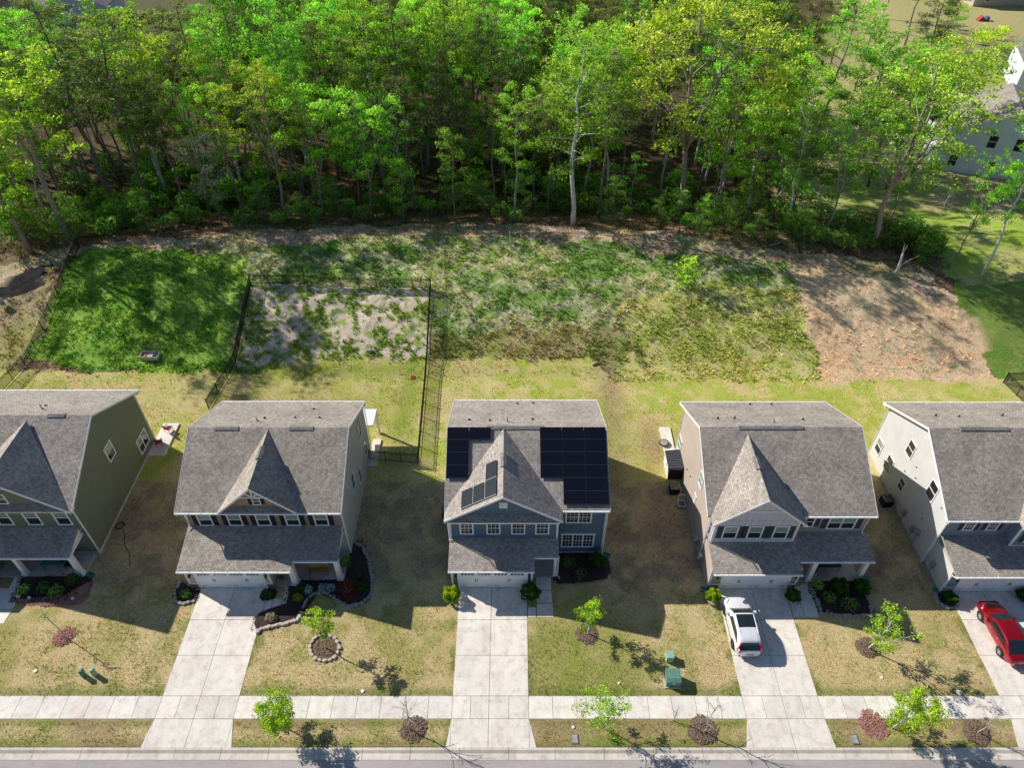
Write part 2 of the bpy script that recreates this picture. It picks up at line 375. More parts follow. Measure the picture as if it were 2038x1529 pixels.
# ---- middle house, blue
yr=38.2; zr=8.60
h3,zf=shell('blue house with black solar panels on its roof',-4.85,7.08,-4.62,6.92,32.5,yr,43.95,zr,'blue',32.9,43.6)
MB().box(-4.5,3.3,31.95,32.93,3.0,5.80).build('wall','blue',h3)
MB().prism([(-4.5,32.0,5.75),(3.3,32.0,5.75),(-.61,32.0,8.42)],(0,.6,0)).build('gable_wall','blue',h3)
MB().prism([(-4.62,31.52,5.73),(-4.62,32.0,5.99),(-4.62,32.0,5.6)],(8.1,0,0)).build('pent_roof','roof',h3)
MB().box(-4.6,3.42,31.48,31.515,5.60,5.735).box(-4.52,3.32,31.93,31.949,5.32,5.6).build('frieze_board','white',h3)
m=MB()
for x in (-4.5,3.3): m.box(x-.07,x+.07,31.93,31.949,3.25,5.3)
m.build('corner_board','white',h3)
gableroof(h3,zf,-4.85,3.63,31.56,5.84,8.59,-.61,'roof',zr,(34.3,35.6))
m=MB(); m.box(-.9,-.32,31.96,31.998,6.80,7.45); 
for k in range(6): m.box(-.84,-.38,31.94,31.961,6.85+k*.1,6.91+k*.1)
m.build('gable_vent','white',h3)
for x in (-3.3,-1.35,.45,2.2): window(h3,'F',31.95,x,3.92,.82,1.22,grid=True,upper='glass')
window(h3,'F',32.9,4.9,4.0,1.75,1.15,n=2,grid=True,upper='glass')
window(h3,'F',32.9,5.0,.95,2.3,1.45,n=3,grid=True,upper='glass',head=True)
MB().box(-4.45,1.5,29.85,32.9,-.05,2.72).build('garage_wall','blue',h3)
zz=shed_roof(h3,'roof',[(-4.6,1.62,29.45),(1.62,3.42,30.5)],31.97,2.78,29.45,.215)
gdoor(h3,29.85,-3.85,1.0)
m=MB(); m.box(-4.47,-4.32,29.82,29.849,0,2.6); m.box(1.38,1.52,29.82,29.849,0,2.6); m.box(-4.45,1.5,29.81,29.848,2.42,2.62); m.build('corner_board','white',h3)
wlamp(h3,-4.1,29.85,1.85); wlamp(h3,1.25,29.85,1.85)
MB().box(1.52,3.35,30.75,32.9,-.05,.13).build('porch_slab','slab',h3)
column(h3,3.22,30.9,2.92,.24); frontdoor(h3,2.35,32.88)
MB().box(1.55,3.4,30.62,30.72,2.62,2.92).box(3.3,3.4,30.72,32.9,2.62,2.92).build('porch_beam','white',h3)
downspout(h3,[(-4.75,31.5,5.6),(-4.62,31.85,5.3),(-4.6,31.9,3.5),(-4.6,31.7,3.38)]); downspout(h3,[(7.0,32.45,5.65),(6.99,32.8,5.4),(6.99,32.84,.3),(7.05,32.5,.08)]); downspout(h3,[(3.45,30.6,2.9),(3.42,30.75,2.6),(3.42,30.8,.2),(3.6,30.6,.06)])
gutter(h3,3.66,7.08,32.5,5.85)
pipes(h3,[(-3.3,39.6,.15),(-1.7,39.5,.15),(-.35,39.25,.55),(1.6,39.7,.15),(.45,43.2,.15),(1.75,43.3,.15)],zf)
ridgevent(h3,-1.9,2.4,yr,zr)
sl=(zr-5.85)/(yr-32.5)
def panel(h,x0,x1,y0,y1):
    z=lambda Y:5.85+(Y-32.5)*sl+.12
    o=MB().prism([(x0+.012,y0+.012,z(y0)),(x1-.012,y0+.012,z(y0)),(x1-.012,y1-.012,z(y1)),(x0+.012,y1-.012,z(y1))],(0,0,.035)).build('solar_panel','solar',h)
    f=MB()
    for a,b,c,d in ((x0+.012,x1-.012,y0+.012,y0+.032),(x0+.012,x0+.022,y0+.012,y1-.012)):
        f.prism([(a,c,z(c)+.036),(b,c,z(c)+.036),(b,d,z(d)+.036),(a,d,z(d)+.036)],(0,0,.006))
    f.build('panel_frame','alud',o)
for r in range(4):
    for c in range(2 if r==0 else 1): panel(h3,-4.83+c*1.62,-3.21+c*1.62,38.08-(r+1)*.885,38.08-r*.885)
for r in range(6):
    for c in range(3):
        if r>=4 and c==0: continue
        panel(h3,2.08+c*1.64,3.72+c*1.64,38.1-(r+1)*.885,38.1-r*.885)
gs=(8.56-5.84)/(-.61+4.85)
def gpanel(x0,x1,y0,y1):
    z=lambda x:5.84+(x+4.85)*gs+.10
    o=MB().prism([(x0+.01,y0+.01,z(x0)),(x1-.01,y0+.01,z(x1)),(x1-.01,y1-.01,z(x1)),(x0+.01,y1-.01,z(x0))],(0,0,.035)).build('solar_panel','solar',h3)
    f=MB()
    for a,b,c,d in ((x0+.01,x1-.01,y0+.01,y0+.03),(x0+.01,x0+.022,y0+.01,y1-.01)):
        f.prism([(a,c,z(a)+.036),(b,c,z(b)+.036),(b,d,z(b)+.036),(a,d,z(a)+.036)],(0,0,.006))
    f.build('panel_frame','alu',o)
# survey of the four panels on the gable slope: rows by slope
gpanel(-1.93,-1.09,33.55,35.15); gpanel(-1.93,-1.09,31.93,33.53); gpanel(-2.79,-1.95,31.93,33.53); gpanel(-3.65,-2.81,31.93,33.53)

# ---- second house, brown board and batten
zr=8.68
h2,zf=shell('brown board and batten house with navy shutters and a small white trussed gable',-24.25,-12.27,-23.98,-12.52,32.3,38.05,43.8,zr,'taupe',32.9,43.45,'roofb')
MB().box(-23.9,-12.6,32.86,32.895,3.3,5.66).build('front_siding','bnb',h2)
gutter(h2,-24.25,-12.27,32.3,5.85)
MB().box(-23.95,-12.55,32.83,32.899,5.42,5.66).build('frieze_board','white',h2)
MB().prism([(-20.9,32.72,6.0),(-15.65,32.72,6.0),(-18.27,32.72,8.45)],(0,.5,0)).build('gable_wall','bnb',h2)
gableroof(h2,zf,-21.15,-15.4,32.25,5.88,8.63,-18.27,'roofb',zr,(35.0,36.2))
window(h2,'F',32.72,-18.27,6.35,.45,.62,shut='shutter',sw=.26,upper='glass',fr=.07)
m=MB(); zc=7.45
for a,b in (((-19.25,zc),(-17.3,zc)),((-18.27,zc),(-18.27,8.35)),((-18.27,zc),(-18.85,8.0)),((-18.27,zc),(-17.7,8.0))):
    d=(Vector((b[0],0,b[1]))-Vector((a[0],0,a[1]))).normalized(); n=Vector((-d.z,0,d.x))*.045
    A=Vector((a[0],32.36,a[1])); B=Vector((b[0],32.36,b[1])); m.prism([A-n,B-n,B+n,A+n],(0,.06,0))
m.build('gable_truss','white',h2)
for x in (-22.65,-20.45,-18.35,-16.2,-14.08): window(h2,'F',32.86,x,3.72,.86,1.2,shut='shutter',sw=.36)
MB().box(-23.92,-17.75,29.85,32.9,-.05,2.72).build('garage_wall','taupe',h2)
zz=shed_roof(h2,'roofb',[(-24.1,-15.88,29.42),(-15.88,-12.62,30.2)],32.9,2.78,29.42,.235)
gdoor(h2,29.85,-23.15,-18.35)
m=MB(); m.box(-23.96,-23.8,29.81,29.849,0,2.6); m.box(-17.9,-17.74,29.81,29.849,0,2.6); m.box(-23.9,-17.75,29.8,29.848,2.42,2.62); m.box(-23.94,-23.33,29.79,29.85,.55,.68); m.box(-18.17,-17.73,29.79,29.85,.55,.68); m.build('corner_board','white',h2)
MB().box(-23.94,-23.33,29.8,29.848,0,.54).build('brick_base','brick',h2); MB().box(-18.17,-17.72,29.8,29.848,0,.54).build('brick_base','brick',h2)
wlamp(h2,-23.55,29.85,1.8); wlamp(h2,-17.98,29.85,1.8)
column(h2,-16.15,30.15,2.75,.42); column(h2,-12.9,30.55,2.92,.34)
MB().box(-16.1,-12.7,30.38,30.5,2.65,2.95).box(-12.86,-12.7,30.5,32.88,2.65,2.95).box(-17.7,-16.1,29.75,29.85,2.5,2.72).prism([(-12.8,30.5,2.95),(-12.8,32.85,2.95),(-12.8,32.85,3.42)],(.06,0,0)).build('porch_beam','white',h2)
MB().box(-17.7,-15.95,29.95,32.9,-.05,.12).box(-15.95,-12.62,30.45,32.9,-.05,.121).build('porch_slab','slab',h2)
frontdoor(h2,-16.9,32.88,'shutter'); window(h2,'F',32.9,-14.3,.9,1.7,1.4,n=2)
downspout(h2,[(-24.15,32.2,5.65),(-23.95,32.75,5.3),(-23.95,32.8,3.75),(-23.95,32.5,3.6)]); downspout(h2,[(-12.32,32.2,5.65),(-12.52,32.78,5.2),(-12.5,32.8,3.8),(-12.6,32.4,3.58)])
for a,z,w,hh in ((41.4,4.4,.95,1.35),(42.1,1.4,.9,1.45),(39.0,1.5,.85,1.25),(37.0,3.0,.85,1.45)): window(h2,'R',-12.5,a,z,w,hh,upper='glass',fr=.07)
pipes(h2,[(-19.6,39.4,.5),(-19.25,40.0,.2),(-16.9,40.1,.15),(-15.0,40.1,.15),(-16.0,42.0,.12)],zf)
ridgevent(h2,-22.3,-20.5,38.05,zr); ridgevent(h2,-16.7,-14.9,38.05,zr)
# back porch of the brown house
MB().box(-12.48,-11.75,41.8,44.9,-.05,.14).build('patio_slab','walk',h2)
MB().prism([(-15.6,43.75,3.0),(-11.95,43.75,3.0),(-11.95,46.0,2.75),(-15.6,46.0,2.75)],(0,0,.1)).build('back_porch_roof','white',h2)
column(h2,-12.05,45.8,2.75,.16)
downspout(h2,[(-12.3,43.85,5.6),(-12.38,43.6,5.2),(-12.4,43.55,.2)])

# ---- fourth house, pale siding with lilac grey gable
zr=8.92
h4,zf=shell('beige sided house with a pale grey shuttered gable over its garage',14.02,26.15,14.45,25.9,32.0,37.9,43.75,zr,'beige',32.42,43.45,'roofb')
MB().box(20.6,25.92,32.395,32.418,3.0,5.66).build('front_siding','mauve',h4)
gutter(h4,20.9,26.15,32.0,5.85)
MB().box(14.62,20.6,31.65,32.44,3.0,5.80).build('wall','lilac',h4)
MB().prism([(14.62,31.65,5.78),(20.6,31.65,5.78),(17.56,31.65,8.5)],(0,.8,0)).build('gable_wall','lilac',h4)
gableroof(h4,zf,14.2,20.92,31.2,5.82,8.66,17.56,'roofb',zr,(34.0,35.2))
MB().box(16.1,19.0,31.615,31.648,6.78,6.9).build('gable_trim','white',h4); MB().box(14.6,20.62,31.61,31.648,3.1,3.42).box(14.55,14.7,31.615,31.649,3.4,5.75).box(20.5,20.64,31.615,31.649,3.4,5.75).build('trim_band','white',h4)
for x in (15.8,17.6,19.45): window(h4,'F',31.65,x,3.78,.9,1.3,shut='greyshut',sw=.40)
window(h4,'F',32.395,24.1,3.95,1.85,1.25,n=2,shut='greyshut',sw=.42,upper='blind'); window(h4,'F',32.395,21.7,4.2,.55,1.0,shut='greyshut',sw=.36,upper='glass')
MB().box(14.5,21.0,29.8,32.42,-.05,2.72).build('garage_wall','beige',h4)
MB().box(14.72,20.98,29.775,29.799,.5,2.6).build('front_siding','mauve',h4)
zz=shed_roof(h4,'roofb',[(14.45,20.82,29.2),(20.82,26.25,30.15)],32.42,2.78,29.2,.215)
gdoor(h4,29.77,15.5,20.3)
m=MB(); m.box(14.48,14.68,29.76,29.799,0,2.6); m.box(20.86,21.02,29.74,29.799,0,2.6); m.box(14.5,15.33,29.72,29.80,.52,.66); m.box(20.47,21.02,29.72,29.80,.52,.66); m.box(14.5,21,29.735,29.772,2.4,2.62); m.build('corner_board','white',h4)
MB().box(14.49,15.33,29.74,29.8,0,.51).build('brick_base','brick',h4); MB().box(20.47,21.03,29.74,29.8,0,.51).build('brick_base','brick',h4)
wlamp(h4,15.0,29.77,1.8); wlamp(h4,20.7,29.77,1.8)
column(h4,22.2,30.45,2.85,.32); column(h4,25.95,30.45,2.85,.32)
MB().box(20.98,26.1,30.3,30.42,2.58,2.86).box(26.0,26.12,30.42,32.4,2.58,2.86).build('porch_beam','white',h4)
MB().box(21.02,26.1,30.35,32.42,-.05,.13).build('porch_slab','slab',h4)
frontdoor(h4,21.8,32.41); window(h4,'F',32.395,24.1,.9,1.7,1.4,n=2)
downspout(h4,[(26.1,31.95,5.65),(25.92,32.35,5.2),(25.9,32.38,3.6),(25.95,32.1,3.42)]); downspout(h4,[(14.1,31.3,5.6),(14.42,31.6,5.3),(14.42,31.62,3.4)])
for a,z,w,hh in ((36.0,4.4,.8,1.25),(36.3,2.1,.45,.75),(42.7,1.1,.9,1.45)): window(h4,'L',14.45,a,z,w,hh,upper='blind',lower='blind',fr=.07)
pipes(h4,[(15.9,39.7,.2),(17.2,39.7,.3),(19.9,38.9,.35),(22.4,39.5,.15),(19.6,43.1,.15),(21.4,43.15,.15)],zf)
ridgevent(h4,16.9,21.7,37.9,zr)
MB().box(13.45,14.43,43.0,46.4,-.05,.14).build('patio_slab','walk',h4)
for p in ((39.5,2.2),(38.4,2.6),(35.2,2.4)): MB().box(14.38,14.448,p[0]-.05,p[0]+.05,p[1],p[1]+.1).build('wall_vent','black',h4)
for yy in (33.4,31.9):
    m=MB(); m.box(14.16,14.44 if yy>32 else 14.49,yy-.2,yy+.15,.7,1.3); m.tube([(14.3,yy,.7),(14.3,yy,0)],.04); m.tube([(14.25,yy-.35,1.3),(14.25,yy-.35,0)],.03); m.tube([(14.2,yy-.1,1.02),(14.05,yy-.1,1.02)],.12,10); m.build('utility_meter','alu',h4)

# ---- fifth house, white side
zr=9.0
h5,zf=shell('white sided house with slate blue front, cut off by the right edge',31.0,43.2,31.48,42.9,31.6,37.7,43.7,zr,'offwhite',32.1,43.35,'roofb')
MB().box(31.5,42.8,32.075,32.098,3.0,5.45).build('front_siding','slate',h5)
gutter(h5,31.0,36.2,31.6,5.85)
MB().box(36.3,41.5,31.3,32.12,3.0,5.80).build('wall','slate',h5)
MB().prism([(36.3,31.3,5.78),(41.5,31.3,5.78),(39.0,31.3,8.2)],(0,.8,0)).build('gable_wall','slate',h5)
gableroof(h5,zf,36.05,41.95,30.95,5.85,8.6,39.0,'roofb',zr)
MB().box(36.24,36.45,31.26,31.298,3.1,5.7).box(36.3,41.5,31.25,31.298,3.08,3.35).build('trim_band','white',h5)
for x in (33.25,34.95): window(h5,'F',32.075,x,4.2,.62,.85,shut='greyshut',sw=.30,grid=True,upper='glass')
for x in (37.7,39.7): window(h5,'F',31.3,x,3.8,1.0,1.3,shut='greyshut',sw=.36)
MB().box(31.75,38.4,29.55,32.1,-.05,2.72).build('garage_wall','offwhite',h5)
zz=shed_roof(h5,'roofb',[(31.7,38.6,28.98),(38.6,43.2,29.9)],32.1,2.78,28.98,.215)
MB().box(32.0,38.38,29.525,29.549,.5,2.6).build('front_siding','slate',h5)
gdoor(h5,29.52,32.85,37.75)
m=MB(); m.box(31.73,31.95,29.5,29.549,0,2.6); m.box(31.75,32.68,29.46,29.55,.52,.66); m.box(31.75,38.4,29.49,29.52,2.4,2.62); m.build('corner_board','white',h5)
wlamp(h5,32.35,29.52,1.8)
for a,z,w,hh in ((42.4,1.2,.85,1.35),(38.9,4.7,.85,1.35),(40.3,1.3,.9,1.4),(37.9,1.7,.7,1.05),(34.8,4.5,.95,1.5)): window(h5,'L',31.48,a,z,w,hh,upper='glass' if a<42 else 'blind',fr=.07)
downspout(h5,[(31.05,31.5,5.65),(31.45,32.0,5.3),(31.45,32.03,3.6),(31.7,31.8,3.45)])
downspout(h5,[(31.75,28.95,2.6),(31.73,29.4,2.3),(31.73,29.45,.15)])
pipes(h5,[(33.2,40.4,.2),(34.9,40.2,.2),(38.4,40.4,.3)],zf); ridgevent(h5,33.3,36.9,37.7,zr)
for p in ((37.4,4.9),(36.9,4.2),(38.3,3.4),(34.2,2.6),(33.2,5.2)): MB().box(31.41,31.478,p[0]-.06,p[0]+.06,p[1],p[1]+.12).build('wall_vent','alu',h5)
for yy,zh in ((36.0,1.0),(34.4,1.0),(33.8,1.4),(31.2,.9)):
    m=MB(); x1=31.47 if yy>32 else 31.74; m.box(x1-.2,x1,yy-.18,yy+.18,zh-.2,zh+.35); m.tube([(x1-.1,yy,zh-.2),(x1-.1,yy,0)],.035); m.tube([(x1-.2,yy,zh+.1),(x1-.35,yy,zh+.1)],.11,10); m.build('utility_meter','alu',h5)

# ---- first house, olive
zr=9.28
h1,zf=shell('olive green sided house with a steep dark front gable, cut off by the left edge',-44.0,-31.68,-43.7,-32.02,32.4,38.8,45.2,zr,'green',32.9,44.85)
MB().prism([(-41.2,32.86,5.7),(-31.98,32.86,5.7),(-36.3,32.86,9.0)],(0,.5,0)).build('gable_wall','green',h1)
gableroof(h1,zf,-41.4,-31.75,32.38,5.82,9.26,-36.25,'roof',zr)
for x in (-37.5,-35.35,-33.15): window(h1,'F',32.86 if 0 else 32.9,x,3.75,.92,1.5,head=True)
window(h1,'F',32.86,-36.65,6.3,.8,.9,head=False,upper='glass')
zz=shed_roof(h1,'roof',[(-38.9,-32.35,30.62),(-44.0,-38.9,29.5)],32.9,2.75,30.62,.28)
MB().box(-43.7,-38.9,29.9,32.9,-.05,2.4).build('garage_wall','green',h1)
column(h1,-36.75,30.95,2.7,.30); column(h1,-32.55,30.95,2.7,.34)
MB().box(-38.8,-32.4,30.75,30.87,2.45,2.72).box(-32.5,-32.38,30.87,32.9,2.45,2.72).prism([(-32.45,30.9,2.75),(-32.45,32.8,2.75),(-32.45,32.8,3.2)],(.07,0,0)).build('porch_beam','white',h1)
MB().box(-38.9,-32.3,30.75,32.9,-.05,.12).build('porch_slab','slab',h1)
frontdoor(h1,-37.9,32.88,'shutter'); window(h1,'F',32.9,-34.8,.9,1.7,1.4,n=2)
downspout(h1,[(-31.8,32.3,5.65),(-31.98,32.8,5.3),(-31.98,32.83,3.5),(-32.2,32.5,3.3)])
window(h1,'R',-32.02,39.1,4.25,.95,1.35,upper='blind'); window(h1,'R',-32.02,43.2,1.0,1.6,1.4,n=2,upper='blind')
pipes(h1,[(-36.3,40.2,.5),(-36.6,41.0,.15)],zf); ridgevent(h1,-34.9,-33.6,38.8,zr)
MB().box(-32.0,-30.55,43.0,46.9,-.05,.14).build('patio_slab','walk',h1)

# ---- houses beyond the wood
def farhouse(label,loc,rz,L,W,he,hr,wall,roof,wins,gable=True,mass=None):
    h=empty('house',loc,label,'house','houses beyond the wood',rz=rz)
    MB().prism([(0,0,-2),(L,0,-2),(L,0,he),(L/2,0,hr),(0,0,he)],(0,W,0)).build('wall',wall,h)
    m=MB(); t=.18; o=.4; s=(hr-he)/(L/2)
    m.prism([(-o,-o,he-o*s+.1),(L/2,-o,hr+.1),(L+o,-o,he-o*s+.1),(L+o,-o,he-o*s-.05),(L/2,-o,hr-.05),(-o,-o,he-o*s-.05)],(0,W+2*o,0)); m.build('roof',roof,h)
    m=MB()
    for a,b in (((-o,he-o*s+.12),(L/2,hr+.12)),((L/2,hr+.12),(L+o,he-o*s+.12))): m.prism([(a[0],-o-.03,a[1]),(b[0],-o-.03,b[1]),(b[0],-o-.03,b[1]-.28),(a[0],-o-.03,a[1]-.28)],(0,.028,0))
    m.build('rake_board','white',h)
    for (a,z,w,hh) in wins: window(h,'F',0,a,z,w,hh,upper='glass',fr=.1)
    return h
p=G(1843,334); q=G(2038,361); an=math.atan2(q.y-p.y,q.x-p.x)
hb=farhouse('pale blue sided house standing in the clearing behind the leaning tree',p,an,17.5,11,5.6,9.2,'pale','roofb',[(2.9,.9,1.0,1.6),(7.9,.7,.8,1.5),(6.7,4.1,1.1,1.7),(10.0,4.1,1.1,1.7),(13.0,3.9,1.1,1.7),(14.5,.8,1,1.5)])
p=G(1990,190); farhouse('white house with pale roof at the right edge beyond the clearing',Vector((p.x+2,p.y,p.z)),an,15,12,5.6,8.5,'pale','roofg',[(3,1,1,1.5),(8,1,1,1.5),(5,4,1,1.5)])
p=G(1935,12); farhouse('tan house cut off by the top edge above the clearing',Vector((p.x,p.y,p.z)),R(3),18,12,4,7,'beige','roofb',[(3,1,1,1.5)])
p=G(95,62); farhouse('white gabled house peeking over the trees at top left',Vector((p.x,p.y,p.z)),R(8),13,12,4.5,7.5,'pale','roofg',[(3,1,1.2,1.6),(6,1,1.2,1.6),(9,1,1.2,1.6)])
p=G(-30,75); farhouse('beige house at the top left corner of the picture',Vector((p.x,p.y,p.z)),R(14),15,12,4.5,7.5,'beige','roofb',[(10,1,2.2,1.8),(5,1,1.6,1.6)])
# ------------------------------------------------------------------ ground
def vnoise(x,y,seed=0):
    xi=np.floor(x).astype(np.int64); yi=np.floor(y).astype(np.int64); fx=x-xi; fy=y-yi
    fx=fx*fx*(3-2*fx); fy=fy*fy*(3-2*fy)
    def h(a,b):
        n=(a*374761393+b*668265263+seed*982451653)&0x7fffffff
        n=((n^(n>>13))*1274126177)&0x7fffffff
        return ((n^(n>>16))&0xffff)/65535.
    return (h(xi,yi)*(1-fx)+h(xi+1,yi)*fx)*(1-fy)+(h(xi,yi+1)*(1-fx)+h(xi+1,yi+1)*fx)*fy
def fbm(x,y,sc,oct=4,seed=0,g=.55):
    r=0;a=1;t=0
    for i in range(oct):
        r=r+a*vnoise(x*sc*2**i+i*17.3,y*sc*2**i-i*9.1,seed+i); t+=a; a*=g
    return r/t
def inpoly(x,y,P):
    ins=np.zeros(x.shape,bool); n=len(P)
    for i in range(n):
        x1,y1=P[i][0],P[i][1]; x2,y2=P[(i+1)%n][0],P[(i+1)%n][1]
        if y1==y2: continue
        c=((y1>y)!=(y2>y))&(x<(x2-x1)*(y-y1)/(y2-y1)+x1); ins^=c
    return ins
def pxpoly(pts): return [tuple(G(*p))[:2] for p in pts]
def disp(x,y):
    """small humps on the rough slope"""
    w=np.clip((y-56)/4,0,1)*np.clip((140-y)/30,0,1)
    return w*((fbm(x,y,.35,4,5)-.5)*.55+(fbm(x,y,1.7,2,9)-.5)*.16)+(1-w)*0*x
def zt(x,y):
    x=np.asarray(x,float); y=np.asarray(y,float); return hy(y)+disp(x,y)
ZT=lambda x,y: float(zt(np.array([x]),np.array([y]))[0])
xs=np.concatenate([np.linspace(-420,-66,24)[:-1],np.linspace(-66,-54,13)[:-1],np.arange(-54,48,.2),np.linspace(48,80,30),np.linspace(90,420,20)])
ys=np.concatenate([np.linspace(-30,16,8)[:-1],np.arange(16,80,.2),np.linspace(80,130,70),np.linspace(135,600,24)])
X,Y=np.meshgrid(xs,ys); nx,ny=len(xs),len(ys)
C=lambda *c:np.array(c)
n1=fbm(X,Y,.22,4,1); n2=fbm(X,Y,.9,3,2); n3=fbm(X,Y,2.4,2,3)
wx=X+(fbm(X,Y,.4,4,21)-.5)*3.6+(n3-.5)*.8; wy=Y+(fbm(X,Y,.4,4,31)-.5)*3.2+(fbm(X,Y,2.2,2,77)-.5)*.5
def lerp(a,b,t): return a[None,None]*(1-t[...,None])+b[None,None]*t[...,None]
ss=lambda a,b,x:(lambda t:t*t*(3-2*t))(np.clip((x-a)/(b-a),0,1))
# default: leaf litter of the wood
ca=lerp(C(.30,.17,.11),C(.50,.31,.20),ss(.35,.65,n2)); cb=lerp(C(.09,.07,.035),C(.07,.10,.03),ss(.5,.6,n1))
dens=np.full(X.shape,.1)   # tall weed density
def setz(mask,A,B,d):
    global ca,cb,dens
    ca=np.where(mask[...,None],A,ca); cb=np.where(mask[...,None],B,cb); dens=np.where(mask,d,dens)
rough=(wy>53.8)&(wy<80)
# rough slope default (centre, dark green with pale scars)
setz(inpoly(wx,wy,pxpoly([(395,478),(860,450),(1240,462),(1560,500),(1620,560),(1640,640),(1600,780),(440,780),(430,600)])),
     lerp(C(.30,.42,.12),C(.74,.60,.47),ss(.42,.54,n2*.6+n1*.4)),lerp(C(.16,.30,.05),C(.36,.44,.11),ss(.4,.6,n1)),.5)
# weedy, tan green right of centre
setz(inpoly(wx,wy,pxpoly([(1235,600),(1420,560),(1590,570),(1625,650),(1615,800),(1230,800)])),
     lerp(C(.74,.60,.36),C(.48,.50,.15),ss(.4,.6,n2)),lerp(C(.34,.42,.08),C(.48,.50,.13),ss(.4,.6,n1)),.5)
setz(inpoly(wx,wy,pxpoly([(850,660),(1240,660),(1240,735),(850,735)])),lerp(C(.55,.44,.25),C(.36,.40,.11),ss(.4,.6,n2)),lerp(C(.22,.28,.06),C(.36,.32,.12),ss(.4,.6,n1)),.6)
# lush lawn on the left
lush=[(150,505),(270,486),(400,500),(495,512),(497,575),(470,650),(455,742),(300,742),(60,722),(95,630),(130,560)]
setz(inpoly(wx,wy,pxpoly(lush)),lerp(C(.21,.42,.06),C(.36,.55,.09),ss(.35,.65,n1)),lerp(C(.15,.33,.045),C(.38,.54,.10),ss(.4,.6,n2)),.7)
# fenced plot: pale dry soil with clumps
fp=[(503,563),(857,574),(850,722),(640,735),(469,728)]
k=ss(.47,.55,n2*.35+n3*.45+fbm(X,Y,1.5,2,15)*.2-(Y-60)*.006)
setz(inpoly(X,Y,pxpoly(fp)),lerp(C(.80,.67,.53),C(.36,.44,.12),k),lerp(C(.62,.52,.42),C(.26,.38,.07),k),.0)
kk=inpoly(X,Y,pxpoly(fp)); dens=np.where(kk,k*.9,dens)
# bare orange soil on the right
setz(inpoly(wx,wy,pxpoly([(1570,505),(1700,515),(1850,560),(1915,600),(1955,680),(1996,790),(1625,790),(1618,700),(1590,610)])),
     lerp(C(.90,.62,.38),C(.80,.61,.41),ss(.38,.62,n1)),lerp(C(.68,.48,.31),C(.42,.38,.22),ss(.5,.66,n2)),.07)
# green right of it
setz(inpoly(wx,wy,pxpoly([(1880,560),(2060,520),(3200,520),(3200,790),(1990,765),(1950,680),(1915,600)])),lerp(C(.2,.32,.06),C(.34,.36,.10),ss(.45,.6,n2)),lerp(C(.12,.24,.04),C(.25,.33,.08),ss(.4,.6,n1)),.5)
# left strip beyond the fence
setz(inpoly(wx,wy,pxpoly([(-140,570),(60,540),(140,505),(60,720),(-10,790),(-200,800)])),lerp(C(.50,.39,.24),C(.58,.48,.2),ss(.4,.6,n2)),lerp(C(.32,.26,.16),C(.32,.34,.09),ss(.45,.6,n1)),.25)
setz(inpoly(wx,wy,pxpoly([(-140,560),(60,528),(112,520),(95,565),(40,590),(-140,620)])),lerp(C(.035,.032,.036),C(.06,.055,.055),n2),lerp(C(.02,.02,.025),C(.10,.09,.09),ss(.55,.7,n2)),0)
# straw bank along the wood edge
setz(inpoly(wx,wy,pxpoly([(-60,545),(120,498),(400,468),(800,448),(1140,448),(1280,458),(1500,492),(1700,512),(1850,552),(1890,600),(1700,545),(1560,520),(1400,505),(1200,482),(860,470),(400,492),(170,502),(0,560)])),
     lerp(C(.70,.55,.43),C(.76,.56,.36),ss(.4,.6,n2)),lerp(C(.36,.28,.22),C(.30,.30,.12),ss(.45,.6,n1)),.25)
# clearing right
clear=[(1835,345),(3200,345),(3200,545),(1890,560),(1870,500),(1800,430)]
setz(inpoly(wx,wy,pxpoly(clear)),lerp(C(.36,.52,.06),C(.62,.54,.24),ss(.5,.62,n1)),lerp(C(.30,.44,.05),C(.5,.5,.17),ss(.45,.6,n2)),.1)
setz((X>31+(Y-80)*.42)&(Y>84)&(fbm(X,Y,.1,2,3)>.15),lerp(C(.34,.38,.11),C(.66,.52,.30),ss(.42,.58,fbm(X,Y,.08,4,7))),lerp(C(.30,.38,.08),C(.55,.46,.22),ss(.45,.6,n2)),0)
setz((wy>150)&(X<-55),lerp(C(.22,.24,.09),C(.45,.36,.2),ss(.4,.6,n1)),lerp(C(.22,.24,.09),C(.4,.34,.2),n2),0)
wf=((Y>84)&(X<33+(Y-80)*.4))[...,None]; ca=np.where(wf,ca*.45,ca); cb=np.where(wf,cb*.6,cb)  # shade between the crowns painted into the woodland floor colours
# back lawns
bt=55.9-1.7*ss(-20,-26,X)-3.2*ss(7.5,10.5,X)+.0*X; bl=((Y+(wy-Y)*.55)<bt)&(Y>40)
setz(bl,lerp(C(.74,.61,.30),C(.53,.55,.11),ss(.42,.60,n1*.7+n2*.3)),lerp(C(.62,.54,.22),C(.42,.50,.09),ss(.42,.6,n2)),.03)
def tint(mask,A,s):  # blend colour in
    global ca,cb
    w=(mask*s)[...,None]; ca=ca*(1-w)+A[None,None]*w; cb=cb*(1-w)+A[None,None]*.75*w
g=lambda cx,cy,rx,ry:np.exp(-(((X-cx)/rx)**2+((Y-cy)/ry)**2))
tint(g(9.5,50,1.2,7),C(.50,.34,.22),.75); tint(g(12.6,44,1.5,3.5),C(.52,.34,.22),.8); tint(g(9.0,42,1.6,3),C(.50,.36,.25),.5)
tint(g(6.0,46,4,4)*bl,C(.24,.34,.045),.55); tint(g(-20,54.3,14,1.1)*bl,C(.24,.34,.03),.8); tint(g(-20,49,10,4)*bl,C(.50,.40,.20),.7); tint(g(-42,49,9,4)*bl,C(.50,.40,.20),.6)
tint(g(28,46,3,3)*bl,C(.46,.32,.18),.6); tint(g(22,54,22,.7)*bl,C(.46,.38,.22),.5); tint(g(-10,50,1.1,8)*bl,C(.27,.36,.05),.6)
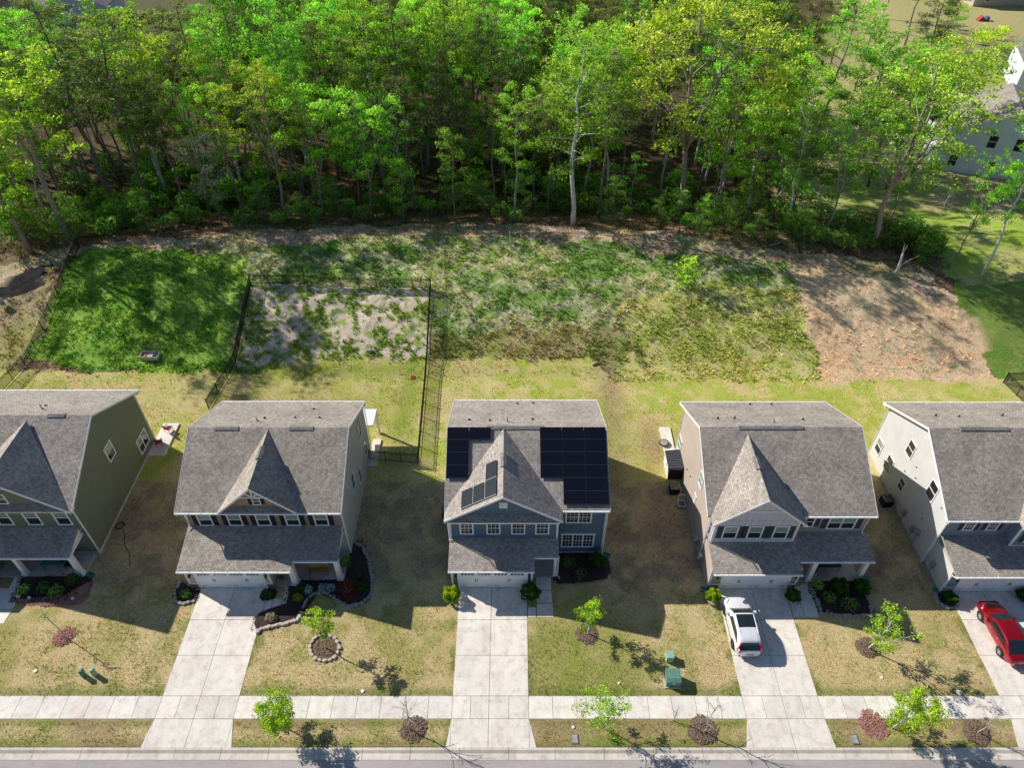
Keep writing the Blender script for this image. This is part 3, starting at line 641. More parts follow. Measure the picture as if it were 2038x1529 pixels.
# side yards and front lawns
fl=(Y<=40)
setz(fl,lerp(C(.70,.55,.30),C(.49,.42,.165),ss(.42,.66,n1*.6+n2*.4)),lerp(C(.53,.42,.205),C(.33,.32,.10),ss(.42,.6,n2)),.02)
lush3=(X>1.4)&(X<9.5)&(Y<27.5)&(Y>17); tint(ss(1.4,1.8,X)*ss(9.5,7.5,X)*ss(28.5,26,Y)*(.5+.5*ss(.3,.6,n1)),C(.30,.34,.07),.75)
edge=np.exp(-((Y-21.9)/.35)**2)+np.exp(-((Y-19.9)/.3)**2)+np.exp(-((Y-18.6)/.3)**2); tint(np.clip(edge,0,1)*(Y<23),C(.17,.24,.045),.6)
for a in (-23.2,-18.0,-4.05,1.25,15.15,20.3,32.4): tint(np.exp(-((X-a)/.4)**2)*(Y<28)*ss(.4,.6,n2),C(.20,.25,.05),.6)
sy=ss(29,31,Y)*ss(43,38,Y)*fl; tint(sy*ss(.25,.65,n2),C(.44,.34,.24),.8)
tint(g(12,36,1.7,3.5),C(.34,.25,.18),.7); tint(g(-28,37,1.5,3),C(.36,.27,.14),.5); tint(g(27.5,33,1.2,3.5),C(.30,.22,.16),.7)
tint((Y<20.2)*fl*ss(.45,.6,fbm(X,Y,.5,3,44)),C(.44,.31,.18),.6)
Z=zt(X,Y)
V=np.stack([X,Y,Z],-1).reshape(-1,3)
idx=np.arange(nx*ny).reshape(ny,nx)
Q=np.stack([idx[:-1,:-1],idx[:-1,1:],idx[1:,1:],idx[1:,:-1]],-1).reshape(-1,4)
def npmesh(name,V,Q,mats,attrs={},smooth=False,mi=None):
    me=bpy.data.meshes.new(name); k=Q.shape[1]
    me.vertices.add(len(V)); me.vertices.foreach_set('co',np.ascontiguousarray(V,dtype=np.float32).ravel())
    me.loops.add(Q.size); me.loops.foreach_set('vertex_index',Q.ravel().astype(np.int32))
    me.polygons.add(len(Q)); me.polygons.foreach_set('loop_start',np.arange(0,Q.size,k,dtype=np.int32))
    if mi is not None: me.polygons.foreach_set('material_index',mi.astype(np.int32))
    if smooth: me.polygons.foreach_set('use_smooth',np.ones(len(Q),bool))
    me.update(calc_edges=True)
    for nm,(ty,dom,arr) in attrs.items():
        a=me.attributes.new(nm,ty,dom)
        if ty=='FLOAT_COLOR': a.data.foreach_set('color',np.ascontiguousarray(arr,dtype=np.float32).ravel())
        else: a.data.foreach_set('value',np.ascontiguousarray(arr,dtype=np.float32).ravel())
    for m in (mats if isinstance(mats,(list,tuple)) else [mats]): me.materials.append(M[m] if isinstance(m,str) else m)
    return me
def link(name,me,parent=None,loc=None):
    o=bpy.data.objects.new(name,me); COL.objects.link(o)
    if parent is not None: o.parent=parent
    if loc is not None: o.location=loc
    return o
one=np.ones(X.shape+(1,))
gm=mat('ground',(.3,.3,.1),.95,spec=.1); t=NT(gm)
A=t.n('ShaderNodeAttribute',attribute_name='ca'); B=t.n('ShaderNodeAttribute',attribute_name='cb')
nf=t.noise(3.6,6,.80); nf2=t.noise(11,4,.80); nf3=t.noise(1.1,3,.6,stretch=(1,1,1))
c=t.mix(t.ramp(nf,[(.42,(0,0,0)),(.58,(1,1,1))]),A.outputs['Color'],B.outputs['Color'])
c=t.mix(.9,c,t.ramp(nf2,[(.32,(.36,.36,.36)),(.5,(1,1,1)),(.68,(1.6,1.55,1.45))]),'MULTIPLY')
c=t.mix(.5,c,t.ramp(nf3,[(.3,(.84,.86,.84)),(.7,(1.13,1.1,1.06))]),'MULTIPLY')
t.col(c); t.bump(nf2,.55,.07)
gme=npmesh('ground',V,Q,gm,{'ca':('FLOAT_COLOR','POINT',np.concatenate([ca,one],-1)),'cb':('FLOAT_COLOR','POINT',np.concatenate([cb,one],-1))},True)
# drop the yard sheet under the street
go=link('ground',gme); tag(go,'lawns, rough grassy slope and leaf littered woodland floor','ground',kind='structure')
rm=[]
me=go.data; co=np.empty(len(me.vertices)*3,np.float32); me.vertices.foreach_get('co',co); co=co.reshape(-1,3)
co[:,2]=np.where(co[:,1]<18.30,co[:,2]-.35,co[:,2]); me.vertices.foreach_set('co',co.ravel())

# ---- street, kerb, pavement, drives
rd=mat('asphalt',(.46,.42,.40),.9,spec=.2); t=NT(rd)
c=t.ramp(t.noise(.35,5,.65,stretch=(.35,1.6,1)),[(.3,(.40,.36,.35)),(.7,(.56,.51,.48))]); c=t.mix(.8,c,t.ramp(t.noise(28,2,.8),[(.3,(.75,.75,.75)),(.7,(1.25,1.25,1.25))]),'MULTIPLY')
c=t.mix(.5,c,t.ramp(t.noise(2.2,4,.7),[(.3,(.8,.8,.82)),(.6,(1,1,1))]),'MULTIPLY'); t.col(c); t.bump(t.noise(40,2,.7),.2,.01)
m=MB()
for i in range(-10,10): m.box(i*20,i*20+20,2,17.66,-.30,-.10)
o=m.build('road',rd); tag(o,'greyish mauve asphalt street in front of the houses','road',kind='structure')
random.seed(5)
m=MB(); x=-200.
while x<200:
    w=random.choice((2.9,3.0,3.1)) 
    m.prism([(x+.012,17.67,-.2),(x+.012,17.67,-.085),(x+.012,18.05,-.08),(x+.012,18.22,.03),(x+.012,18.36,.04),(x+.012,18.36,-.2)],(w-.024,0,0)); x+=w
o=m.build('kerb','curb'); tag(o,'rolled concrete kerb and gutter along the street','kerb',kind='structure')
MB().box(-200,200,17.6,18.4,-.3,-.12).build('kerb_bed','darkgap')['kind']='structure'
bpy.data.objects['kerb_bed']['label']='dark bed under the kerb joints'; bpy.data.objects['kerb_bed']['category']='kerb bed'
drives=[(-23.2,-18.1,-20.68,29.83,-23.45,-17.7),(-3.93,1.1,-1.52,29.83,-4.2,1.55),(15.25,20.3,17.88,29.75,14.8,20.45),(32.4,37.7,34.95,29.5,31.95,38.1),(-42.3,-37.2,-39.8,29.8,-42.6,-36.8)]
def slabs(m,x0,x1,y0,y1,z=.02,g=.013): m.box(x0+g,x1-g,y0+g,y1-g,-.06,z)
labs=['driveway with the mostly bare concrete of the brown house','driveway of the middle blue house','driveway under the white parked car','driveway under the red parked car','driveway at the left edge of the picture']
for (x0,x1,xc,yt,ax0,ax1),lb in zip(drives,labs):
    m=MB()
    for a,b in ((x0,xc),(xc,x1)):
        for c_,d_ in ((21.66,24.5),(24.5,27.2),(27.2,yt)): slabs(m,a,b,c_,d_)
        for i in range(2): slabs(m,a+(b-a)*i/2,a+(b-a)*(i+1)/2,20.16,21.66)
    g=.013; z=.022
    for a,b,c_,d_ in ((ax0,x0,x0,x0),(x0,xc,x0,xc),(xc,x1,xc,x1),(x1,ax1,x1,x1)):
        pts=[(a+g,18.37,-.05),(b-g,18.37,-.05),(d_-g if d_>c_ else d_+.001,20.15,-.05),(c_+g if d_>c_ else c_,20.15,-.05)]
        m.prism(pts,(0,0,.05+z))
    o=m.build('driveway','conc'); tag(o,lb,'driveway',kind='structure')
    m=MB(); m.box(x0+.02,x1-.02,18.4,yt-.02,-.06,.006); o=m.build('driveway_bed','darkgap'); tag(o,'joint bed below the '+lb,'driveway bed',kind='structure')
m=MB(); bed=MB(); spans=[(-200,-42.3),(-37.2,-23.2),(-18.1,-3.93),(1.1,15.25),(20.3,32.4),(37.7,200)]
for a,b in spans:
    n=max(1,round((b-a)/1.52)); bed.box(a+.02,b-.02,20.18,21.64,-.06,.006)
    for i in range(n): slabs(m,a+(b-a)*i/n,a+(b-a)*(i+1)/n,20.16,21.66,.02+.002*((i*7)%3))
tag(m.build('sidewalk','walk'),'pale concrete sidewalk of square slabs crossing the picture','sidewalk',kind='structure')
tag(bed.build('sidewalk_bed','darkgap'),'joint bed below the sidewalk','sidewalk bed',kind='structure')
def path(polys,label):
    m=MB()
    for P in polys:
        c=sum((Vector((p[0],p[1],0)) for p in P),Vector())/len(P)
        pts=[]
        for p in P:
            v=Vector((p[0],p[1],0)); d=(c-v); v=v+d*min(.5,.02/max(d.length,.01)); pts.append((v.x,v.y,-.05))
        m.prism(pts,(0,0,.075))
    tag(m.build('path','walk'),label,'path',kind='structure')
path([[(-17.55,28.9),(-17.55,27.3),(-16.95,27.3),(-16.95,28.9)],[(-16.9,29.9),(-16.9,28.3),(-15.85,28.3),(-15.85,29.9)],[(-16.9,28.3),(-16.9,27.35),(-15.95,27.75),(-15.9,28.3)],[(-18.07,27.3),(-17.6,27.3),(-17.6,28.9),(-18.07,28.9)]],'short concrete path beside the driveway of the brown house')
path([[(1.15,28.2),(1.75,28.2),(1.75,27.4),(1.15,27.4)],[(1.8,28.5),(3.0,28.5),(3.0,27.4),(1.8,27.4)],[(1.8,29.6),(2.95,29.6),(2.95,28.55),(1.8,28.55)],[(1.8,30.72),(2.95,30.72),(2.95,29.65),(1.8,29.65)]],'short concrete path leading to the porch of the blue house')
path([[(20.35,29.6),(22.3,30.3),(22.25,28.9),(20.35,28.9)],[(20.35,28.9),(22.25,28.9),(22.2,27.4),(21.2,27.4),(21.2,28.9)],[(20.35,28.85),(21.15,28.85),(21.15,27.4),(20.35,27.4)]],'short concrete path beside the garden bed of the beige house')
path([[(-37.6,30.7),(-36.4,30.7),(-36.35,29.3),(-37.5,29.3)],[(-37.5,29.25),(-36.35,29.25),(-36.4,28.0),(-37.55,28.0)],[(-37.5,27.95),(-36.4,27.95),(-36.45,26.9),(-37.6,26.9)]],'concrete path at the left edge beside the shaded flower bed')
# ---- beds
def bed(name,pts,mt,label,h=.07,seed=1):
    P=[(p[0],p[1]) for p in pts]; n=len(P); m=MB()
    # smooth closed outline
    out=[]
    for i in range(n):
        p0,p1,p2,p3=[Vector(P[(i+k-1)%n]).to_3d() if len(P[(i+k-1)%n])==2 else Vector(P[(i+k-1)%n]) for k in range(4)]
        for q in range(5):
            u=q/5; out.append(.5*((2*p1)+(-p0+p2)*u+(2*p0-5*p1+4*p2-p3)*u*u+(-p0+3*p1-3*p2+p3)*u**3))
    c=sum(out,Vector())/len(out)
    rs=[(1,-.02),(.96,h*.45),(.85,h*.8),(.7,h),(.5,h),(.3,h*1.1),(.12,h*1.15)]
    rr=random.Random(seed); k=len(out); b=[]; R0=sum((o_-c).length for o_ in out)/len(out)
    for s_,z in rs: b.append([tuple(c+((o_-c)*(1 if name!='mulch_ring' else (s_**2+(1-s_**2)*R0/max((o_-c).length,.01))))*s_+Vector((rr.uniform(-.03,.03),rr.uniform(-.03,.03),z+(rr.random()-.5)*.03 if s_<1 else z))) for o_ in out])
    for a_,b_ in zip(b[:-1],b[1:]):
        for i in range(k): m.face([a_[i],a_[(i+1)%k],b_[(i+1)%k],b_[i]])
    m.face(b[-1])
    xs_=[o_.x for o_ in out]; ys_=[o_.y for o_ in out]; area=(max(xs_)-min(xs_))*(max(ys_)-min(ys_)); po=[(o_.x,o_.y) for o_ in out]
    nch=int(min(2600,area*(230 if name=='mulch_ring' else 110))); cxs=np.array([rr.uniform(min(xs_)-.05,max(xs_)+.05) for _ in range(nch)]); cys=np.array([rr.uniform(min(ys_)-.05,max(ys_)+.05) for _ in range(nch)])
    big=[(c.x+(p_[0]-c.x)*1.07,c.y+(p_[1]-c.y)*1.07) for p_ in po]; ins=inpoly(cxs,cys,big)
    for x_,y_,q_ in zip(cxs,cys,ins):
        if not q_: continue
        v_=Vector((x_-c.x,y_-c.y,0)); f_=1-min(1,v_.length/R0); a_=rr.uniform(0,6.28); L_=rr.uniform(.05,.13); W_=rr.uniform(.015,.035); z_=h*min(1.1,f_*2.6+.15)+rr.uniform(0,.05)
        d_=Vector((math.cos(a_),math.sin(a_),rr.uniform(-.3,.3)))*L_; e_=Vector((-math.sin(a_),math.cos(a_),rr.uniform(-.5,.5)))*W_; o3=Vector((x_,y_,z_))
        m.face([o3-d_-e_,o3+d_-e_,o3+d_+e_,o3-d_+e_])
    bm_=m.build(name,mt,smooth=False); tag(bm_,label,'mulch bed',kind='structure'); return out
B2=bed('mulch_bed',[tuple(G(*p))[:2] for p in ((585,1152),(680,1150),(697,1080),(718,1085),(738,1150),(733,1190),(700,1208),(668,1192),(645,1180),(612,1198),(605,1222),(560,1240),(508,1258),(512,1222),(560,1215),(574,1175))],'mulchd','dark mulched garden bed with winding stone edge beside the brown house porch')
B2l=bed('mulch_bed',[tuple(G(*p))[:2] for p in ((352,1165),(362,1160),(380,1172),(396,1178),(388,1198),(362,1202),(347,1190))],'mulchd','small dark mulch bed at the left garage corner of the brown house')
B1=bed('mulch_bed',[tuple(G(*p))[:2] for p in ((50,1148),(165,1148),(178,1160),(172,1185),(150,1197),(90,1197),(28,1197),(38,1170))],'mulchd','flower bed with a red mulch rim before the olive house porch')
B3=bed('mulch_bed',[tuple(G(*p))[:2] for p in ((1112,1102),(1195,1102),(1212,1125),(1205,1150),(1150,1160),(1105,1155))],'mulchd','bare brown bed below the ground floor windows of the blue house')
B4=bed('mulch_bed',[tuple(G(*p))[:2] for p in ((1612,1156),(1712,1152),(1722,1185),(1735,1208),(1725,1222),(1640,1222),(1628,1205))],'mulchd','shaded garden bed with bushes before the beige house porch')
B5=bed('mulch_bed',[tuple(G(*p))[:2] for p in ((1862,1182),(1895,1180),(1902,1208),(1880,1210),(1866,1198))],'mulchd','small mulch bed at the garage corner of the white house')
bed('mulch_bed',[tuple(G(*p))[:2] for p in ((524,1175),(549,1175),(543,1194),(518,1194))],'mulchd','tiny planted square between driveway and path of the brown house')
bed('mulch_bed',[tuple(G(*p))[:2] for p in ((24,1196),(150,1188),(168,1165),(180,1162),(172,1190),(145,1206),(60,1204))],'mulchr','purple red mulch rim of the flower bed at the olive house',.085)
bed('mulch_bed',[(37.9,29.2),(40,29.2),(40,27.6),(38.0,27.6)],'mulchd','dark bed right of the red car driveway')
def ring(px,py,r,mt,label,seed,h=.16):
    c=G(px,py); rr=random.Random(seed); r*=.88
    pts=[(c.x+math.cos(a)*r*rr.uniform(.84,1.12),c.y+math.sin(a)*r*rr.uniform(.84,1.12)) for a in [i*PI/9 for i in range(18)]]
    bed('mulch_ring',pts,mt,label,h*.45,seed)
ring(128,1268,.82,'mulchr','pinkish red mulch ring without leaves above it in the left lawn',1); ring(646,1291,.95,'mulch','mulch ring enclosed by pale stones',2)
ring(1168,1262,.85,'mulch','round mulch mound around the young tree in front of the blue house',3,.2); ring(1726,1290,.85,'mulch','round mulch mound around the young tree in front of the beige house',4,.2)
ring(822,1452,.9,'mulch','mulch mound around the bare sapling left of the middle driveway',5,.2); ring(1399,1455,1.0,'mulch','mulch mound around the bare sapling in the right centre kerb strip',6,.22); ring(1944,1458,.9,'mulch','mulch mound around the bare sapling near the bottom right corner',7,.2); ring(1738,1442,1.0,'mulchr','reddish mulch beside the leafy street tree at right',8,.06)
# ---- stones round the beds (each one its own thing)
random.seed(3)
def stone_mesh(i):
    m=MB(); rr=random.Random(i)
    import itertools
    def P(sx,sy,sz,e): return (sx*.17*(1-e*.15),sy*.12*(1-e*.2),sz)
    ringz=[(-.03,1),(.10,1.02),(.16,.82)]
    b=[]
    for z,s_ in ringz: b.append([(math.cos(a)*.19*s_*f,math.sin(a)*.12*s_*f,z+rr.uniform(-.01,.01)) for a,f in zip([k*PI/4+.3 for k in range(8)],[rr.uniform(.85,1.15) for _ in range(8)])])
    for a_,b_ in zip(b[:-1],b[1:]):
        for k in range(8): m.face([a_[k],a_[(k+1)%8],b_[(k+1)%8],b_[k]])
    m.face(b[-1]); return m
SM={mt:[stone_mesh(i).build('edging_stone',mt,smooth=False) for i in range(3)] for mt in ('stone','stoneg')}
protos=[o for v in SM.values() for o in v]
def edge_stones(pxs,mt,label,group,step=.33):
    pts=[G(*p) for p in pxs]; L=0; acc=0
    for a,b in zip(pts[:-1],pts[1:]):
        d=(b-a); n=d.length; s_=acc
        while s_<n:
            q=a+d*(s_/n); o=random.choice(SM[mt]).copy(); COL.objects.link(o); o.location=(q.x+random.uniform(-.03,.03),q.y+random.uniform(-.03,.03),.0)
            o.rotation_euler=(random.uniform(-.1,.1),random.uniform(-.1,.1),math.atan2(d.y,d.x)+random.uniform(-.3,.3)); k=random.uniform(.8,1.15); o.scale=(k,k*random.uniform(.9,1.3),k)
            tag(o,label,'stone',group); s_+=step
        acc=s_-n
edge_stones([(698,1076),(722,1090),(735,1120),(741,1160),(738,1185),(718,1203),(692,1208),(670,1196),(655,1184),(640,1180),(625,1183),(608,1198),(604,1212)],'stoneg','greyish stone in the shaded winding edge of the brown house garden bed','stones of the shaded winding bed edge')
edge_stones([(600,1222),(592,1236),(565,1243),(540,1248),(520,1253),(508,1264)],'stone','pale stone in the sunlit edging between the driveway and the young tree','stones of the sunlit bed edge',.26)
edge_stones([(357,1162),(347,1180),(350,1198),(365,1204),(385,1198)],'stoneg','small stone round the mulch at the left garage corner of the brown house','stones at the left garage corner')
c=G(646,1291)
edge_stones([(646+30*math.cos(a)*.98,1291+26*math.sin(a)) for a in [i*PI/10 for i in range(21)]],'stone','pale block in the stone ring around the young lawn tree of the brown house','stones of the tree ring',.36)
edge_stones([(1608,1158),(1617,1178),(1627,1200),(1632,1218)],'stoneg','stone between the path and the shaded bed of the beige house','stones left of the beige house bed')
edge_stones([(1634,1223),(1665,1227),(1700,1228),(1735,1226),(1733,1205),(1724,1185)],'stoneg','stone along the lower and right rim of the shaded bed of the beige house','stones below the beige house bed')
edge_stones([(1861,1184),(1866,1200),(1880,1210),(1902,1210)],'stoneg','stone round the small bed at the white house garage corner','stones at the white house corner')
for o in protos: bpy.data.objects.remove(o)
# ------------------------------------------------------------------ vegetation
def leaf_quads(cent,size,r,up=.35,asp=.62,droop=None):
    """cent Nx3 centres, size N, returns V,Q of rhombic folded leaves"""
    n=len(cent); nr=r.normal(size=(n,3)); nr[:,2]=np.abs(nr[:,2])*.6+up; nr/=np.linalg.norm(nr,axis=1)[:,None]
    a=r.normal(size=(n,3)); a-=nr*(a*nr).sum(1)[:,None]; a/=np.linalg.norm(a,axis=1)[:,None]; b=np.cross(nr,a)
    s=size[:,None]
    v=np.stack([cent-a*s*.5,cent+b*s*asp*.5-nr*s*.07,cent+a*s*.5,cent-b*s*asp*.5-nr*s*.07],1).reshape(-1,3)
    return v,np.arange(4*n).reshape(-1,4)
def needle_quads(cent,size,r):
    n=len(cent); a=r.normal(size=(n,3)); a[:,2]=a[:,2]*.5+.25; a/=np.linalg.norm(a,axis=1)[:,None]
    b=np.cross(a,r.normal(size=(n,3))); b/=np.linalg.norm(b,axis=1)[:,None]; s=size[:,None]
    v=np.stack([cent-a*s*.5,cent+b*s*.10,cent+a*s*.5,cent-b*s*.10],1).reshape(-1,3)
    return v,np.arange(4*n).reshape(-1,4)
def wob(p0,p1,n,amp,r,sag=0.):
    p0=np.array(p0,float);p1=np.array(p1,float); t=np.linspace(0,1,n)[:,None]; L=np.linalg.norm(p1-p0)
    p=p0+(p1-p0)*t; o=np.cumsum(r.normal(size=(n,3)),0)*amp*L/n; o-=o[0]; o-=t*0; p+=o*np.minimum(1,t*3); p[:,2]+=sag*L*(t[:,0]**2-t[:,0])*-1
    return p
def tree(name,H,tr,cb,cr,seed,leaf='lfG',bark='bark',shape='round',nbr=16,nsub=4,lpc=34,ls=.34,clr=.85,lean=(0,0),needles=False,droop=.0,fork=1,rise=.55,twigs=True,lmul=1.,bare=False):
    r=np.random.default_rng(seed); root=empty(name,(0,0,0),'tree','tree')
    T=MB(); cl=[]
    tops=[]
    trunk=wob((0,0,-.3),(lean[0],lean[1],H*.97),9,.12,r)
    tt=np.linspace(0,1,9); T.tube(trunk,[max(.03,tr*(1.25 if i==0 else 1)*(1-.80*t_**1.1)) for i,t_ in enumerate(tt)],7)
    stems=[(trunk,tr)]
    if fork>1:
        k0=3
        for f in range(fork-1):
            az=r.uniform(0,2*PI); st=trunk[k0]; en=st+np.array([math.cos(az)*cr*.75,math.sin(az)*cr*.75,H*.55]); w=wob(st,en,6,.15,r,.1)
            T.tube(w,[tr*.6*(1-.8*q) for q in np.linspace(0,1,6)],6); stems.append((w,tr*.6))
    az=r.uniform(0,6)
    for i in range(nbr):
        st,str_=stems[i%len(stems)] if i%2 else stems[0]
        f=(i+.5)/nbr; hz=cb+(1-cb)*f
        if st is stems[0][0]: pos=hz
        else: pos=.25+.75*f
        pi=pos*(len(st)-1); k=min(int(pi),len(st)-2); p=st[k]+(st[k+1]-st[k])*(pi-k)
        prof={'round':math.sin(PI*(.12+.80*f))**.7,'cone':(1-f)**.8*.95+.12,'vase':.55+.5*math.sin(PI*.9*f),'umbrella':.35+.65*f if f<.85 else .7,'column':.65+.25*math.sin(PI*f)}[shape]
        L=cr*prof*r.uniform(.72,1.15); az+=2.4+r.uniform(-.4,.4)
        rs=rise*(.4+.9*f)*r.uniform(.6,1.3)
        d=np.array([math.cos(az),math.sin(az),rs]); e=p+d*L/np.linalg.norm(d)*1.05
        w=wob(p,e,5,.16,r,.08); br=max(.02,str_*.34*(1-.6*f)); T.tube(w,[br*(1-.75*q) for q in np.linspace(0,1,5)],5,cap=False)
        cl.append((w[-1],1.)); cl.append((w[3],.8))
        for s_ in range(nsub):
            q=r.uniform(.3,.95); kk=q*4; k=min(int(kk),3); b0=w[k]+(w[k+1]-w[k])*(kk-k)
            dd=d/np.linalg.norm(d)*.5+r.normal(size=3)*.55; dd[2]=abs(dd[2])*.6-droop; e2=b0+dd*L*r.uniform(.25,.5)
            w2=wob(b0,e2,3,.2,r); 
            if twigs: T.tube(w2,[br*.45,br*.3,br*.12],4,cap=False)
            cl.append((w2[-1],r.uniform(.6,1)))
            if bare:
                for _ in range(3):
                    e3=w2[-1]+(dd*.5+r.normal(size=3)*.4)*L*.28; T.tube([w2[-1],(w2[-1]+e3)/2+r.normal(size=3)*.04*L,e3],[br*.2,br*.14,br*.06],3,cap=False)
    if shape!='umbrella': cl.append((stems[0][0][-1],.8))
    tk=T.build('trunk',bark,root,smooth=True,uv=False)
    if not bare:
        cs=[];sz=[];tn=[]
        zmin=min(c[0][2] for c in cl); zmax=max(c[0][2] for c in cl)
        for (c,s) in cl:
            nl=max(3,int(lpc*s*lmul*r.uniform(.6,1.3))); rad=clr*s*r.uniform(.75,1.25)
            d=r.normal(size=(nl,3)); d/=np.linalg.norm(d,axis=1)[:,None]; rr_=rad*r.uniform(.25,1,size=(nl,1))**.6
            q=c+d*rr_*np.array([1.1,1.1,.62]); cs.append(q); sz.append(ls*r.uniform(.65,1.25,size=nl))
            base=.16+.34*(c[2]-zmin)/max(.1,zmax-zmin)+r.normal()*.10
            tn.append(np.clip(base+.20*d[:,2]+.12*(rr_[:,0]/rad-.6)+r.normal(size=nl)*.19,0,1))  # crown shading put into leaf colour: brighter on top and outside, darker within
        cs=np.concatenate(cs); sz=np.concatenate(sz); tn=np.concatenate(tn)
        V,Q=(needle_quads if needles else leaf_quads)(cs,sz,r)
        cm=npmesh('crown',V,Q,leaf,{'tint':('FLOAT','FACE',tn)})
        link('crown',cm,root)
    return root
def bush(name,r0,h,seed,leaf,n=900,ls=.09,dense=True,spiky=False,label='',cat='shrub'):
    r=np.random.default_rng(seed); root=empty(name,(0,0,0),label,cat)
    d=r.normal(size=(n,3)); d[:,2]=np.abs(d[:,2])*1.0-.12; d/=np.linalg.norm(d,axis=1)[:,None]
    lump=1+.13*np.sin(d[:,0]*7+seed)+.11*np.sin(d[:,1]*9+seed*2)+.08*np.sin(d[:,2]*11)
    rad=(r.uniform(.55,1,size=n)**.22)*lump; c=d*rad[:,None]*np.array([r0,r0,h*.62]); c[:,2]+=h*.40
    c[:,2]=np.maximum(c[:,2],.03)
    tn=np.clip(.22+.45*d[:,2]*rad+r.normal(size=n)*.13,0,1)  # leaves lighter towards the top, shading painted into the shrub colour
    V,Q=(needle_quads if spiky else leaf_quads)(c,ls*r.uniform(.7,1.3,size=n),r)
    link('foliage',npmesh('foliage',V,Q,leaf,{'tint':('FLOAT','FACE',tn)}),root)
    m=MB()
    for k in range(5):
        a=k*1.3+seed; m.tube([(0,0,-.05),(math.cos(a)*r0*.35,math.sin(a)*r0*.35,h*.45),(math.cos(a)*r0*.6,math.sin(a)*r0*.6,h*.8)],[.03,.02,.01],4,cap=False)
    m.build('stem','bark',root,uv=False); return root
def place(proto,x,y,label=None,group=None,s=1.,rz=None,used=set(),zs=None,cat=None,tilt=None):
    first=proto.name not in used
    o=proto if first else copy_tree(proto); used.add(proto.name)
    o.location=(x,y,ZT(x,y)-.02); o.rotation_euler=((tilt or (0,0))[0],(tilt or (0,0))[1],random.uniform(0,6.28) if rz is None else rz)
    z=s if zs is None else zs; o.scale=(s,s,z)
    if label: o['label']=label
    if cat: o['category']=cat
    if group: o['group']=group
    elif 'group' in o: del o['group']
    return o
random.seed(21)
P={}
P['dA']=tree('deciduous_tree',22,.27,.42,4.2,101,'lfG','bark','round',20,6,44,.27,.85)
P['dB']=tree('deciduous_tree',20,.24,.38,3.7,102,'lfG','barkp','column',22,5,44,.26,.8)
P['dC']=tree('deciduous_tree',18,.2,.38,4.6,103,'lfG','bark','vase',20,6,44,.27,.85,fork=3)
P['yA']=tree('golden_tipped_tree',21,.32,.38,6.6,104,'lfY','bark','round',30,7,44,.28,.9,fork=4)
P['yB']=tree('yellow_green_tree',20,.25,.25,4.6,105,'lfY','bark','round',24,6,44,.27,.85,fork=2)
P['pA']=tree('pine_tree',23,.24,.50,3.3,106,'lfP','barkd','cone',26,5,36,.42,.75,needles=True,rise=.15)
P['pB']=tree('pine_tree',21,.20,.56,2.8,107,'lfP','barkd','round',22,5,36,.42,.75,needles=True,rise=.25)
P['pC']=tree('pine_tree',22,.26,.42,3.8,108,'lfP','barkd','round',26,5,34,.45,.8,needles=True,rise=.1,lean=(.8,.4))
P['uA']=tree('understory_tree',9,.09,.18,2.4,109,'lfG','bark','round',16,5,32,.24,.65,lean=(.5,.3))
P['uB']=tree('understory_tree',11,.10,.22,2.0,110,'lfD','bark','column',18,5,32,.24,.65)
P['uC']=tree('understory_tree',7,.07,.15,2.0,111,'lfD','bark','round',12,4,26,.28,.7)
P['cd']=tree('cedar_shrub',4.2,.08,.05,1.7,112,'lfD','barkd','cone',18,4,26,.22,.55,needles=True,rise=.1)
P['sap']=tree('sapling',6,.045,.25,1.1,113,'lfG','barkp','column',10,3,14,.26,.45)
P['bls']=tree('pale_blossom_tree',9,.1,.3,2.6,114,'lfW','twig','round',16,5,26,.26,.7)
P['sn']=tree('bare_grey_tree',13,.14,.35,2.6,115,None,'twig','vase',10,4,bare=True,rise=1.0,fork=2)
P['sn2']=tree('bare_pole_tree',12,.09,.3,1.1,116,None,'twig','column',12,2,bare=True,rise=.2)
P['shr']=bush('woodland_shrub',1.5,2.2,117,'lfD',620,.26); P['shg']=bush('woodland_shrub',1.2,1.8,118,'lfG',420,.24)
WX=[]  # occupied
def hero(k,bx,by,topy,label,wid=1.,rz=None,group=None,cat='tree'):
    b=G(bx,by); rx,ry,rz_=ray(bx,topy); H=min(24.,CH+rz_*(b.y/ry)-b.z)
    base={'lean':19,'dA':22,'dB':20,'dC':18,'yA':21,'yB':20,'pA':23,'pB':21,'pC':22,'uA':9,'uB':11,'uC':7,'cd':4.2,'sap':6,'bls':9,'sn':13,'sn2':12,'shr':2.2,'shg':1.8}[k]
    s=H/base; WX.append((b.x,b.y)); return place(P[k],b.x,b.y,label,group,s*wid,rz,zs=s,cat=cat)
hero('dB',1140,449,60,'tall bright green tree with pale straight trunk standing in the centre of the wood edge',1.15,1.)
hero('pA',1105,398,120,'pine with dark straight trunk just left of the pale trunked tree',1.,.5)
hero('pB',1062,385,190,'slimmer pine two trunks left of the pale trunked tree',1.,1.5)
hero('yA',1352,430,-40,'broad golden tipped tree with thick grey trunk right of the bare forked tree',1.15,2.)
hero('dC',1420,442,150,'rounded vivid green tree with dark stem right of the golden tipped tree',.95,.3)
hero('sn',1312,398,175,'bare forked grey tree with white branches in the centre right of the wood',1.,4.)
hero('dB',1205,385,60,'green tree between the pale trunked tree and the bare forked tree',.8,2.)
hero('yA',1735,490,120,'yellow green tree with pale slanting trunk before the pale blue house',1.05,3.)
hero('dC',1903,518,300,'mid height leafy tree standing alone below the pale blue house',.62,0.)
hero('dB',1955,546,150,'thin trunked tree furthest right along the wood edge',.6,1.)
hero('dB',1560,455,150,'slender green tree with pale stems at the right part of the wood edge',.75,2.2)
hero('dC',1640,470,200,'narrow green tree left of the slanting pale trunk',.8,2.9)
